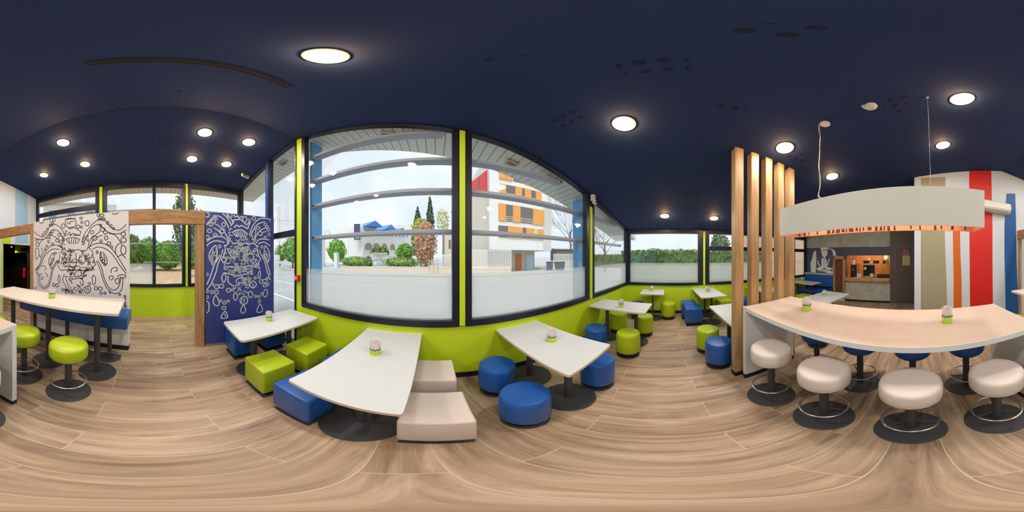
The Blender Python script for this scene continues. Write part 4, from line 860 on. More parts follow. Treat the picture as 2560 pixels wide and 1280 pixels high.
for px, lb in ((2160, 'black storage bin on the hatch shelf, left'), (2186, 'black storage bin on the hatch shelf, middle'), (2211, 'black storage bin on the hatch shelf, right')):
    kobj('storage_bin', 'bin', lb, px, -.46, 1.425, [('bin_body', 'b', ((0, 0, .05), (.22, .2, .09)), DKM), ('rim', 'b', ((0, 0, .097), (.23, .21, .01)), BLACK)])
for px, t, z, lb in ((2161, -.9, 1.52, 'white bottle standing behind the hatch shelf, left'), (2178, -.33, 1.425, 'small pale pot at the front of the hatch shelf'), (2203, -.33, 1.425, 'small white shaker at the front of the hatch shelf'), (2215, -.33, 1.425, 'small white shaker at the right end of the hatch shelf')):
    kobj('white_bottle', 'bottle', lb, px, t, z, [('bottle_body', 'l', [(.02, 0), (.028, .01), (.026, .06), (.012, .085), (.012, .1)], CER), ('cap', 'l', [(.014, .1), (.012, .115)], mat('amber cap', (190, 130, 60), .5))])
kobj('stacked_dishes', 'dishes', 'pale stack of dishes behind the hatch shelf on the right', 2210, -1.2, 1.42, [('dish', 'l', [(.05, .08), (.1, .1), (.1, .105)], CER), ('dish_stack', 'l', [(.07, .11), (.11, .14), (.11, .3)], CER)])
for k, px in enumerate((2161, 2212)):
    s = sK(px); x, y = kp(s, -.3); o = thing('hatch_spotlight', ['small warm spotlight over the hatch, left', 'small warm spotlight over the hatch, right'][k], 'spotlight', (x, y, 1.80), 0, 'hatch spotlights')
    MB().cyl((0, 0, 0), .03, .5, 16).build('housing', DKM, o); MB().cyl((0, 0, -.01), .026, .01, 16).build('bulb', GLOW, o)
ld = bpy.data.lights.new('hatch light', 'AREA'); ld.shape = 'RECTANGLE'; ld.size = 1.6; ld.size_y = .3; ld.energy = 32; ld.color = (1, .78, .5); lo = bpy.data.objects.new('hatch_light', ld); COL.objects.link(lo); lo.location = (*kp((h0 + h1) / 2, -.8), 2.25); lo.rotation_euler = (0, 0, aK)
# oak cabinet left of hatch
c0, c1 = sK(2114), sK(2087)
oc = thing('oak_niche_cabinet', 'tall oak framed cabinet with a dark opening beside the kitchen hatch', 'cabinet', (0, 0, 0))
fw = .06
kprism(c0, c0 + fw, 0, .16, .28, 1.70).build('side_frame', OAK, oc); kprism(c1 - fw, c1, 0, .16, .28, 1.70).build('side_frame', OAK, oc)
kprism(c0, c1, 0, .16, 1.58, 1.70).build('head_frame', OAKX, oc); kprism(c0, c1, 0, .16, .28, .34).build('sill_frame', OAKX, oc)
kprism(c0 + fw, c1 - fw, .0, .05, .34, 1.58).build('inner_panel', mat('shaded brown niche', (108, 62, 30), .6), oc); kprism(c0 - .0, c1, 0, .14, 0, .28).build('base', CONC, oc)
# blue bench against the kitchen wall
b0, b1 = sK(2086), LK - .03
be = thing('booth_bench', 'blue upholstered booth bench under the waiter mural', 'bench', (0, 0, 0))
kprism(b0, b1, .0, .14, .52, .96).build('backrest', BVIN, be); kprism(b0, b1, .14, .62, .32, .46).build('seat', BVIN, be); kprism(b0, b1, .05, .56, 0, .32).build('base', mat('dark blue bench base', (18, 30, 62), .5), be)
kprism(b0, b1, 0, .16, .97, 1.03).build('top_ledge', mat('pale grey ledge', (168, 172, 180), .5), be)
# waiter mural
def mural_poly(pts, m, name, par, t, lab=None, k=6.4, base=(1960, 580)):
    mb = MB(); v = []
    for cx, cy in pts:
        s, z = on_wall(Pk, C, base[0] + cx / k, base[1] + cy / k); v.append((*kp(s, t), z))
    mb.quad(*v); o = mb.build(name, m, par)
    if lab: o['label'] = lab
    return o
wm = thing('waiter_mural', 'painted mural of a headless waiter in a waistcoat holding a tray with a coffee pot', 'mural', (0, 0, 0))
MW = mat('mural pale grey', (226, 230, 224), .6); MN = mat('mural slate', (78, 80, 102), .6)
mural_poly([(512, 290), (470, 330), (452, 420), (422, 500), (430, 600), (440, 700), (505, 700), (512, 560), (520, 420)], MW, 'left_sleeve', wm, .004)
mural_poly([(770, 270), (815, 300), (835, 372), (806, 385), (800, 665), (775, 620), (790, 480), (785, 350)], MW, 'right_sleeve', wm, .004)
mural_poly([(585, 255), (622, 245), (700, 248), (690, 370), (645, 420), (608, 370)], MW, 'shirt_front', wm, .005)
mural_poly([(600, 420), (675, 420), (690, 560), (640, 590), (600, 560)], MW, 'coffee_pot', wm, .005)
mural_poly([(612, 285), (630, 292), (645, 288), (662, 292), (683, 280), (683, 300), (645, 298), (612, 302)], mat('mural bow tie', (90, 60, 60), .6), 'bow_tie', wm, .007)
mural_poly([(510, 590), (560, 560), (650, 555), (740, 570), (790, 585), (740, 610), (640, 620), (560, 612)], MW, 'tray', wm, .006)
mural_poly([(600, 584), (650, 578), (700, 586), (650, 600)], MN, 'tray_shadow', wm, .007)
mural_poly([(505, 610), (560, 630), (640, 636), (700, 655), (795, 672), (800, 640), (740, 620), (600, 628)], MW, 'napkin', wm, .005)
for pl in ([(540, 455), (555, 460), (550, 490), (575, 530), (600, 545), (598, 555), (560, 540), (536, 500)], [(725, 425), (738, 432), (712, 480), (708, 540), (690, 540), (698, 470)], [(705, 255), (780, 280), (830, 330), (822, 335), (770, 290), (700, 265)]):
    mural_poly(pl, MW, 'outline_stroke', wm, .005)
mural_poly([(640, 420), (646, 420), (646, 560), (640, 560)], MN, 'shade_stroke', wm, .008)
# notices on the brown door
def notice(name, lab, cat, pxa, pxb, pya, pyb, m, inner):
    s1, zt_ = on_wall(Pk, C, pxa, pya); s0, zb_ = on_wall(Pk, C, pxb, pyb); o = thing(name, lab, cat, (0, 0, 0)); kprism(s0, s1, .0605, .066, zb_, zt_).build('board', m, o)
    for (a, b, c, d), mm in inner: kprism(s0 + (s1 - s0) * a, s0 + (s1 - s0) * b, .066, .068, zb_ + (zt_ - zb_) * c, zb_ + (zt_ - zb_) * d).build('print', mm, o)
    return o
notice('red_notice', 'square red safety notice with white border on the brown door', 'sign', 2259, 2270, 625, 637, mat('notice pink', (214, 150, 150), .5), [((.12, .88, .12, .88), mat('notice red', (170, 30, 34), .5)), ((.3, .7, .42, .5), WHITE), ((.4, .6, .55, .63), WHITE)])
notice('paper_notice', 'cream printed paper notice below the red sign on the brown door', 'notice', 2256, 2274.5, 639, 663, mat('notice cream', (196, 184, 140), .6), [((.1, .9, .1 + .16 * k, .13 + .16 * k), mat('notice text', (140, 124, 84), .6)) for k in range(5)])
# corridor things
x, y = sp_(d1 - .38, 1.3); o = thing('fire_extinguisher', 'red fire extinguisher standing in the dark corridor', 'fire extinguisher', (*sp_(sb_(2621, .9), .9), .80))
MB().lathe([(.06, 0), (.075, .01), (.075, .34), (.05, .40), (.02, .42)], 24).build('cylinder', mat('extinguisher red', (225, 24, 28), .35), o, smooth=True); MB().box((0, 0, .45), (.05, .05, .06)).build('valve', BLACK, o); MB().tube([(.02, 0, .45), (.09, 0, .40), (.09, 0, .2)], .01, 8).build('hose', BLACK, o); MB().box((0, .0, -.02), (.16, .16, .03)).build('wall_shelf', BLACK, o)
q = sp_(sb_(2619, .98), .975); o = thing('exit_sign', 'dark exit sign on the lime lintel inside the corridor', 'exit sign', (q[0], q[1], 1.96), math.atan2(uS[1], uS[0]))
MB().rbox((0, 0, 0), (.30, .03, .12), .004, 2).build('housing', mat('black green sign', (14, 26, 20), .4), o)
MB().box((-.05, .0, 0), (.05, .036, .05)).build('running_figure_mark', mat('dim green mark', (50, 110, 70), .5), o); MB().box((.05, .0, 0), (.08, .036, .02)).build('arrow_mark', mat('dim green mark', (50, 110, 70), .5), o)
q = sp_(sb_(2589, .9), .9); o = thing('corridor_spotlight', 'small warm spotlight on the corridor ceiling', 'spotlight', (q[0], q[1], 2.05)); MB().cyl((0, 0, 0), .035, .54, 16).build('housing', BLACK, o); MB().cyl((0, 0, -.012), .03, .012, 16).build('bulb', GLOW, o)
ld = bpy.data.lights.new('corridor spot', 'SPOT'); ld.energy = 30; ld.spot_size = R(150); ld.color = (1, .75, .5); lo = bpy.data.objects.new('corridor_light', ld); COL.objects.link(lo); lo.parent = o; lo.location = (0, 0, -.02)

# ------------------------------------------------------------------ outdoors
GZ = -.15
def G(px, r): return (r * math.sin(D(px)), r * math.cos(D(px)))
def hz(py, r): return H + r * math.tan(EL(py))
ASPH = mat('pale grey asphalt', (166, 170, 172), .85, vary=.08, vscale=1.2)
gp = MB(); gp.quad((-160, -160, GZ), (160, -160, GZ), (160, 160, GZ), (-160, 160, GZ)); o = gp.build('ground', ASPH); struct(o)
dg_ = MB().prism([(-5.6, -14), (-5.6, 3.2), (-9, 5), (-60, 14), (-60, -30)], GZ - .02, GZ + .03).build('dry_grass_ground', mat('dry brown grass', (176, 150, 118), .9, vary=.2, vscale=2)); struct(dg_)
sw_ = MB().prism([G(700, 22), G(850, 15.6), G(1000, 14.6), G(1150, 13.9), G(1300, 15.5), G(1480, 21), G(1480, 27), G(1300, 18.4), G(1150, 17.2), G(1000, 18), G(850, 19.5), G(700, 30)], GZ - .02, GZ + .12).build('pavement', mat('grey pavement', (172, 170, 166), .85, vary=.05)); struct(sw_)
rg = MB().prism([(5.3, -8), (30, -30), (40, 8), (5.3, 3.5)], GZ - .02, GZ + .02).build('yard_ground', mat('pale yard paving', (190, 186, 180), .8, vary=.05)); struct(rg)
WLINE = mat('white road paint', (225, 228, 228), .7)
def roadline(pts, w, lab):
    mb = MB()
    for a, b in zip(pts, pts[1:]):
        a, b = Vector(a), Vector(b); d = (b - a).normalized(); n = Vector((-d.y, d.x)) * w / 2
        mb.quad((*(a + n), GZ + .006), (*(a - n), GZ + .006), (*(b - n), GZ + .006), (*(b + n), GZ + .006))
    o = mb.build('road_marking', WLINE); tag(o, lab, 'road marking', 'white road lines')
roadline([G(780, 13.5), G(860, 12.6), G(1000, 11.4), G(1100, 10.8)], .12, 'long white line along the street seen through the left big window')
roadline([G(790, 11.0), G(880, 10.4), G(980, 9.8)], .12, 'nearer white dash line on the street below the hedges')
roadline([G(1060, 12.6), G(1095, 12.3)], .10, 'short white parking mark below the wooden tree guard')
roadline([G(1200, 11.5), G(1320, 12.6), G(1430, 15.5)], .12, 'white line on the street before the apartment block')
roadline([G(676, 8.2), G(742, 6.4)], .12, 'white line on the road seen through the glass door')
roadline([G(678, 12.5), G(742, 10.4)], .12, 'far white line on the road seen through the glass door')
CREAM = mat('cream rendered wall', (212, 202, 184), .8, vary=.03)
def wallrun(name, pts, z1, th, m, lab, cat):
    o = thing(name, lab, cat, (0, 0, 0)); mb = MB(); cp_ = MB()
    for a, b in zip(pts, pts[1:]):
        wseg(mb, a, b, 0, math.dist(a, b), GZ, z1, -th / 2, th / 2); wseg(cp_, a, b, 0, math.dist(a, b), z1, z1 + .05, -th / 2 - .02, th / 2 + .02)
    mb.build('wall_body', m, o); cp_.build('coping', mat('pale coping', (226, 220, 206), .8), o); return o
wallrun('garden_wall', [G(857, 18.6), G(1000, 17.6), G(1172, 16.9)], .50, .25, CREAM, 'low curved cream garden wall across the street under the hedges', 'wall')
wallrun('garden_wall', [G(1166, 16.4), G(1278, 16.4)], .42, .25, CREAM, 'low cream wall under the white railing of the apartment block', 'wall')
WHF = mat('white painted fence', (232, 232, 228), .6)
def railing(name, a, b, z0, z1, n, lab, r=.015, m=WHF):
    o = thing(name, lab, 'fence', (0, 0, 0)); mb = MB()
    for k in range(n + 1):
        t = k / n; x, y = a[0] + (b[0] - a[0]) * t, a[1] + (b[1] - a[1]) * t; mb.box((x, y, (z0 + z1) / 2), (r * 2, r * 2, z1 - z0))
    mb.build('pickets', m, o)
    an = math.atan2(b[1] - a[1], b[0] - a[0]); L = math.dist(a, b)
    for z in (z0 + .12, z1 - .12): MB().box(((a[0] + b[0]) / 2, (a[1] + b[1]) / 2, z), (L, .03, .04), an).build('rail', m, o)
    return o
railing('white_railing', G(1170, 16.5), G(1278, 16.5), .47, 2.35, 42, 'white picket railing in front of the apartment block', .022)
railing('white_railing', G(1106, 19), G(1130, 19), GZ, 1.9, 10, 'white gate railing at the corner by the wooden tree guard', .03)
railing('white_railing', G(1384, 22), G(1440, 24), GZ, 2.0, 22, 'white railing behind the dark bins', .03)
railing('white_railing', G(928, 24), G(968, 24), GZ, 2.2, 16, 'white barred gate between the two rounded hedges', .03)
railing('grey_railing', G(884, 26), G(1010, 26), GZ, 1.7, 40, 'thin grey railing behind the hedges before the parked cars', .012, mat('thin grey steel', (140, 146, 150), .5))
# foliage
def leaf_mat(name, rgb):
    return mat(name, rgb, .8, vary=.3, vscale=3)
def foliage(name, x, y, z0, rx_, ry_, rz_, n, leaf, m, label, cat, trunk=None, seed=1, cone=False, group=None, core=True):
    rnd = random.Random(seed); o = thing(name, label, cat, (x, y, GZ), 0, group); mb = MB()
    for _ in range(n):
        while True:
            a, b, c = rnd.uniform(-1, 1), rnd.uniform(-1, 1), rnd.uniform(-1, 1); q = a * a + b * b + c * c
            if q <= 1 and q > .35: break
        k = 1.0
        if cone: k = max(.12, (1 - (c + 1) / 2) ** .62) * 1.45
        k *= 1 + .18 * math.sin(a * 9 + seed) * math.cos(b * 8 + c * 7)
        p = Vector((a * rx_ * k, b * ry_ * k, z0 - GZ + rz_ + c * rz_))
        d1_ = Vector((rnd.uniform(-1, 1), rnd.uniform(-1, 1), rnd.uniform(-1, 1))).normalized(); d2_ = d1_.cross(Vector((rnd.uniform(-1, 1), rnd.uniform(-1, 1), rnd.uniform(-1, 1)))).normalized()
        l = leaf * rnd.uniform(.6, 1.4); mb.quad(p - d1_ * l, p - d2_ * l * .6, p + d1_ * l, p + d2_ * l * .6)
    if core:
        if cone: mb.lathe([(rx_ * .8, z0 - GZ + .05), (rx_ * .95, z0 - GZ + rz_ * .5), (rx_ * .7, z0 - GZ + rz_ * 1.3), (.03, z0 - GZ + rz_ * 1.95)], 12)
        else: mb.ball((0, 0, z0 - GZ + rz_), .80, 2, (rx_, ry_, rz_), .08, rnd)
    mb.build('leaf_crown', m, o)
    if trunk: MB().tube([(0, 0, 0), (.03 * trunk, 0, (z0 - GZ) * .6), (0, .05, z0 - GZ + rz_ * .9)], [trunk, trunk * .85, trunk * .5], 10).build('trunk', mat('grey brown bark', (110, 98, 84), .9), o, smooth=True)
    return o
HG = leaf_mat('clipped hedge green', (120, 150, 76)); TG = leaf_mat('bright tree green', (132, 182, 80)); DG = leaf_mat('cypress green', (84, 108, 82)); AU = leaf_mat('russet foliage', (206, 164, 136)); YG = leaf_mat('yellow green foliage', (196, 198, 110)); PG = leaf_mat('pine green', (118, 140, 110))  # leaf colours lightened, an outdoor haze put into the colour
def fol_px(name, px, r, y0, y1, halfpx, n, leaf, m, label, cat, **k):
    x, y = G(px, r); z0 = hz(y1, r); z1 = hz(y0, r); w = r * math.tan(R(halfpx / 7.11)); 
    return foliage(name, x, y, max(z0, GZ), w, k.pop('depth', w), (z1 - max(z0, GZ)) / 2, n, leaf, m, label, cat, **k)
fol_px('rounded_hedge', 887, 20.0, 641, 669, 41, 1500, .10, HG, 'large rounded clipped hedge on the left behind the low cream wall', 'hedge', seed=2, depth=1.2)
fol_px('rounded_hedge', 1003, 19.2, 643, 670, 46, 1500, .10, HG, 'rounded clipped hedge on the right behind the low cream wall', 'hedge', seed=3, depth=1.1)
fol_px('rounded_hedge', 922, 21.5, 640, 676, 10, 300, .10, DG, 'small dark shrub between the two rounded hedges', 'hedge', trunk=.05, seed=4)
fol_px('leafy_tree', 842, 32, 597, 655, 24, 1200, .25, TG, 'bushy green tree in front of the hotel at the far left', 'tree', trunk=.15, seed=5)
fol_px('leafy_tree', 1012, 27, 608, 652, 22, 1200, .2, TG, 'green tree in front of the hotel arches', 'tree', trunk=.15, seed=6)
fol_px('leafy_tree', 950, 33, 617, 644, 22, 900, .25, HG, 'dark shrubs below the hotel arches', 'shrub', seed=7, depth=1.5)
fol_px('cypress_tree', 1044, 34, 515, 640, 14, 1300, .25, DG, 'shorter dark cypress behind the hotel car park', 'tree', cone=True, seed=8, trunk=.2)
fol_px('cypress_tree', 1075, 34, 486, 640, 11, 1500, .25, DG, 'tall slender dark cypress reaching the third louvre', 'tree', cone=True, seed=9, trunk=.2)
fol_px('autumn_tree', 1064, 21.5, 552, 668, 28, 2200, .15, AU, 'large russet autumn tree across the street', 'tree', seed=10, trunk=.12, core=False)
fol_px('yellowish_tree', 1052, 24.5, 545, 620, 26, 1300, .16, YG, 'yellow-green tree top rising behind the russet tree', 'tree', seed=11, trunk=.12, core=False)
fol_px('slender_tree', 1107, 24, 521, 585, 16, 420, .13, YG, 'thin airy tree with sparse yellow-green leaves near the green strip', 'tree', seed=12, trunk=.07, core=False)
fol_px('leafy_tree', 732, 24, 594, 656, 26, 1400, .2, TG, 'green tree seen through the glass door', 'tree', seed=13, trunk=.14)
fol_px('leafy_tree', 700, 30, 612, 655, 14, 500, .2, HG, 'darker low tree behind the white road signs', 'tree', seed=14, trunk=.12)
for px_, r_, y0_, hw_, lb_, sd_ in ((325, 20, 585, 34, 'bright green bush outside the left window nearest the white mural', 15), (372, 22, 592, 34, 'fresh green bush outside the left window beside the mullion', 16), (420, 21, 600, 34, 'green bush in the middle of the portal view', 24), (478, 24, 606, 30, 'dull green bush behind the pine trunks', 25)):
    fol_px('leafy_bush', px_, r_, y0_, 674, hw_, 2600, .15, [TG, leaf_mat('fresh green', (136, 186, 76)), TG, HG][sd_ % 4], lb_, 'bush', seed=sd_)
fol_px('pine_tree', 462, 15, 470, 655, 30, 2600, .13, PG, 'tall grey-green pine behind the left green strip', 'tree', seed=17, trunk=.14, core=False)
fol_px('pine_tree', 500, 18, 520, 655, 16, 800, .15, PG, 'smaller pine beside the oak post of the portal', 'tree', seed=18, trunk=.1, core=False)
hx0, hx1 = G(1560, 11.5), G(1905, 10.5)
def hedge_row(a, b, z1, th, n, m, lab, seed):
    rnd = random.Random(seed); L = math.dist(a, b); an = math.atan2(b[1] - a[1], b[0] - a[0]); o = thing('long_hedge', lab, 'hedge', ((a[0] + b[0]) / 2, (a[1] + b[1]) / 2, GZ), an); mb = MB(); hh = z1 - GZ
    mb.box((0, 0, hh / 2), (L, th * .8, hh * .95))
    for _ in range(n):
        p = Vector((rnd.uniform(-L / 2, L / 2), rnd.choice((-1, 1)) * th / 2 * rnd.uniform(.85, 1.05), rnd.uniform(.05, hh))) if rnd.random() < .7 else Vector((rnd.uniform(-L / 2, L / 2), rnd.uniform(-th / 2, th / 2), hh * rnd.uniform(.95, 1.04)))
        d1_ = Vector((rnd.uniform(-1, 1), rnd.uniform(-1, 1), rnd.uniform(-1, 1))).normalized(); d2_ = d1_.cross(Vector((.3, rnd.uniform(-1, 1), .5))).normalized(); l = .09 * rnd.uniform(.6, 1.4)
        mb.quad(p - d1_ * l, p - d2_ * l * .6, p + d1_ * l, p + d2_ * l * .6)
    mb.build('clipped_foliage', m, o); return o
hedge_row(hx0, hx1, 2.0, .9, 3500, leaf_mat('soft hedge green', (120, 146, 96)), 'long soft green hedge outside the right wall windows', 20)
hedge_row(G(1420, 30), G(1560, 26), 1.9, 1.2, 2200, leaf_mat('olive hedge green', (120, 138, 92)), 'olive hedge far down the street in the narrow right window', 21)
fol_px('leafy_tree', 1800, 22, 585, 640, 24, 900, .2, PG, 'hazy tree top above the hedge near the oak screen', 'tree', seed=22, trunk=.12)
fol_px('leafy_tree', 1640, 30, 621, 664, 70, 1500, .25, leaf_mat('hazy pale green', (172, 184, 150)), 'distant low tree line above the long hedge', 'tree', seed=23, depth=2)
o = thing('gate_pillar', 'dark green gate pillar standing in front of the long hedge', 'pillar', (*G(1630, 9.4), GZ), 0); MB().rbox((0, 0, 1.05), (.30, .30, 2.1), .02, 2).build('pillar_body', mat('dark green sheet', (62, 98, 80), .5), o); MB().box((0, 0, 2.13), (.34, .34, .05)).build('cap', mat('pillar cap', (80, 110, 92), .5), o)
railing('green_fence', G(1585, 9.8), G(1610, 9.6), GZ, 1.75, 8, 'short blue-green mesh fence left of the gate pillar', .012, mat('blue green steel', (92, 130, 128), .5))
# bare trees
def bare_tree(px, r, y0, seed, label, spread=1.0):
    rnd = random.Random(seed); x, y = G(px, r); htop = hz(y0, r) - GZ; o = thing('bare_tree', label, 'tree', (x, y, GZ)); mb = MB(); tr = MB(); tr.tube([(0, 0, 0), (.05, 0, htop * .3), (0, .05, htop * .5)], [.14, .11, .08], 8); tr.build('trunk', mat('dark bark', (112, 100, 90), .9), o, smooth=True)
    def grow(p, d, l, rad, dep):
        q = p + d * l; mid = (p + q) / 2 + Vector((rnd.uniform(-.1, .1), rnd.uniform(-.1, .1), 0)) * l; mb.tube([p, mid, q], [rad, rad * .8, rad * .6], 5)
        if dep:
            for _ in range(3 if dep > 1 else 2):
                nd = (d + Vector((rnd.uniform(-.8, .8), rnd.uniform(-.8, .8), rnd.uniform(-.2, .5)))).normalized(); grow(q, nd, l * rnd.uniform(.6, .85), rad * .6, dep - 1)
    for k in range(6):
        a = k * 1.05 + rnd.uniform(-.3, .3); grow(Vector((0, 0, htop * (.28 + .04 * k))), Vector((math.cos(a) * spread, math.sin(a) * spread, 1.0)).normalized(), htop * .2, .045, 4)
    mb.build('bare_branches', mat('dark bark', (112, 100, 90), .9), o); return o
bare_tree(1426, 24, 492, 31, 'bare winter tree beyond the apartment block', .8)
bare_tree(1512, 19, 535, 32, 'bare winter tree in the narrow right street window', .9)
# apartment block
AW = mat('white apartment render', (226, 226, 224), .8, vary=.02); AG = mat('pale grey render', (206, 206, 200), .8); SHUT = wood('orange wooden shutter', (236, 168, 92), (214, 142, 70), 'Z', .6, 10); DK = mat('dark balcony recess', (112, 108, 102), .8)
ap = thing('apartment_building', 'white four storey apartment block with orange wooden shutters and a red roof storey', 'building', (0, 0, 0))
def bx(x0, x1, y0, y1, z0, z1): return MB().box(((x0 + x1) / 2, (y0 + y1) / 2, (z0 + z1) / 2), (x1 - x0, y1 - y0, z1 - z0))
bx(5.63, 12.7, 16.3, 26, 2.4, 14.5).build('main_block', AW, ap)
bx(12.7, 14.6, 16.9, 26, 2.4, 14.5).build('side_block', AG, ap)
bx(2.7, 5.63, 17.0, 26, GZ, 8.6).build('left_wing', mat('cream grey render', (196, 192, 182), .8), ap)
MB().hexa([(2.7, 17.0, 8.6), (5.63, 17.0, 8.6), (5.63, 26, 8.6), (2.7, 26, 8.6)], [(2.7, 17.0, 8.9), (5.63, 17.0, 12.2), (5.63, 26, 12.2), (2.7, 26, 8.9)]).build('red_storey', mat('red render', (206, 76, 80), .8), ap)
MB().hexa([(2.5, 16.9, 8.75), (5.63, 16.9, 12.2), (5.63, 26, 12.2), (2.5, 26, 8.75)], [(2.5, 16.9, 8.95), (5.63, 16.9, 12.45), (5.63, 26, 12.45), (2.5, 26, 8.95)])
bx(1.15, 2.7, 19.3, 24, GZ, 4.7).build('corner_wall', CREAM, ap); bx(1.6, 1.85, 19.26, 19.3, 2.6, 3.6).build('window_slit', DK, ap)
MB().hexa([(2.5, 16.9, 8.75), (2.6, 16.9, 8.75), (2.6, 26, 8.75), (2.5, 26, 8.75)], [(2.5, 16.9, 8.95), (2.6, 16.9, 8.95), (2.6, 26, 8.95), (2.5, 26, 8.95)]).build('roof_slab', AG, ap)
bx(5.63, 12.7, 18.2, 26, GZ, 2.4).build('ground_floor', mat('ground floor render', (200, 190, 174), .8), ap)
bx(4.62, 4.78, 16.96, 17.0, 9.2, 10.9).build('window_slit', DK, ap)
bx(3.5, 3.62, 16.96, 17.0, 9.0, 9.8).build('window_slit', DK, ap)
rows = [(8.4, 10.1, [('s', 378, 450), ('d', 455, 548), ('s', 550, 620), ('d', 622, 648), ('s', 650, 718), ('d', 718, 766), ('s', 768, 828)]),
        (5.6, 7.6, [('s', 372, 447), ('d', 450, 522), ('s', 525, 603), ('d', 605, 736), ('s', 738, 856)]),
        (3.75, 5.05, [('d', 370, 468), ('s', 470, 626), ('d', 628, 665), ('s', 668, 738), ('p', 741, 794), ('s', 797, 853)]),
        (10.75, 12.4, [('s', 378, 450), ('s', 454, 520), ('d', 530, 640), ('s', 645, 800)])]
PSH = wood('pale wooden shutter', (224, 200, 140), (206, 180, 120), 'Z', .6, 10)
for z0_, z1_, its in rows:
    for kd, c0_, c1_ in its:
        xa, xb = 16.2 * math.tan(D(1160 + c0_ / 4.266)), 16.2 * math.tan(D(1160 + c1_ / 4.266))
        if kd == 'd':
            w = bx(xa, xb, 16.27, 16.30, z0_, z1_).build('balcony_opening', DK, ap)
            if z1_ < 12:
                mb = MB()
                for k in range(3): mb.box(((xa + xb) / 2, 16.2, z0_ + .12 + k * .2), (xb - xa - .06, .03, .05))
                for xx in (xa + .05, xb - .05): mb.box((xx, 16.2, z0_ + .3), (.04, .03, .6))
                mb.build('balcony_rail', WHF, w)
        else:
            w = bx(xa, xb, 16.19, 16.27, z0_, z1_).build('shutter', SHUT if kd == 's' else PSH, ap)
bx(12.8, 13.9, 16.86, 16.9, 8.6, 10.2).build('balcony_opening', AW, ap)
dxa, dxb = 18.1 * math.tan(D(1290)), 18.1 * math.tan(D(1304))
d_ = bx(dxa, dxb, 18.08, 18.2, GZ, 1.95).build('entrance_door', wood('orange brown door', (206, 124, 76), (180, 100, 60), 'X', .5), ap)
d_ = bx(18.1 * math.tan(D(1316)), 18.1 * math.tan(D(1333)), 18.08, 18.2, GZ, 1.85).build('entrance_door', mat('pale blue door', (182, 204, 216), .5), ap, label='pale blue entrance door')
wallrun('garden_wall', [G(1374, 21.5), G(1440, 25)], 1.0, .2, CREAM, 'cream yard wall behind the dark bins', 'wall')
o = thing('garage_shed', 'low dark grey lean-to with flat pale roof right of the apartment block', 'shed', (*G(1404, 27), GZ), R(-25)); MB().rbox((0, 0, 1.9), (3.0, 3, 2.0), .03, 2).build('shed_body', mat('shed grey', (120, 122, 118), .8), o); MB().box((0, 0, 3.0), (3.6, 3.4, .2)).build('flat_roof', AW, o)
for px, lb in ((1374, 'dark grey wheeled bin nearest the apartment block'), (1399, 'second dark wheeled bin with a blue-grey body by the yard wall')):
    o = thing('wheeled_bin', lb, 'bin', (*G(px, 19.6), GZ + .12), R(-38), 'wheeled bins'); w = .42 if px < 1390 else .62
    MB().hexa([(-w * .8, -.28, .08), (w * .8, -.28, .08), (w * .8, .28, .08), (-w * .8, .28, .08)], [(-w, -.34, .95), (w, -.34, .95), (w, .34, .95), (-w, .34, .95)]).build('bin_body', mat('bin grey', (94, 104, 116), .5), o); MB().rbox((0, 0, 1.0), (w * 2.1, .74, .09), .03, 2).build('lid', mat('bin lid', (80, 90, 100), .5), o)
    for sx in (-1, 1): MB().tube([(sx * w * .7, -.3, .07), (sx * w * .7, -.25, .07)], .07, 12).build('wheel', BLACK, o)
# hotel
ho = thing('hotel_building', 'long white hotel with blue gabled roofs, arches and a dark sign panel', 'building', (0, 0, 0))
def fac(p, q, z0, z1, th, m, name, z1b=None):
    mb = MB(); n = Vector((-(q[1] - p[1]), q[0] - p[0])).normalized()
    if n.dot(Vector(p)) < 0: n = -n
    p2, q2 = (p[0] + n.x * th, p[1] + n.y * th), (q[0] + n.x * th, q[1] + n.y * th); z1b = z1 if z1b is None else z1b
    mb.hexa([(*p, z0), (*q, z0), (*q2, z0), (*p2, z0)], [(*p, z1), (*q, z1b), (*q2, z1b), (*p2, z1)]); return mb.build(name, m, ho)
r1 = 36
fac(G(820, 44), G(907, r1), GZ, hz(582, 44), 8, AW, 'left_block', hz(561, r1))
fac(G(796, 47), G(822, 45), GZ, hz(596, 46), 6, AW, 'low_block')
fac(G(907, r1), G(1036, 50), GZ, hz(577, r1), 8, AW, 'main_wing', hz(590, 50))
pa, pb = Vector(G(907, r1)), Vector(G(1036, 50)); dv = (pb - pa); Lh = dv.length; dv.normalize(); nv = Vector((-dv.y, dv.x)); nv = nv if nv.dot(pa) > 0 else -nv
BLU = mat('bright blue roof', (74, 136, 222), .6)
for k, (pxa, pxp, pxb, yp, yb) in enumerate([(907, 933, 952, 553, 566), (957, 973, 986, 562, 574), (990, 1002, 1010, 570, 578)]):
    def onl(px):
        s, r = on_line(tuple(pa), tuple(pb), px); return pa + dv * s, r
    (A1, ra_), (P1, rp_), (B1, rb_) = onl(pxa), onl(pxp), onl(pxb); f_ = -nv * .8
    mb = MB(); q = [(*(A1 + f_), hz(yb, ra_)), (*(P1 + f_), hz(yp, rp_)), (*(B1 + f_), hz(yb + 2, rb_))]; q2 = [(v[0] + nv.x * 5, v[1] + nv.y * 5, v[2]) for v in q]; mb.hexa(q, q2); mb.build('blue_gable', BLU, ho)
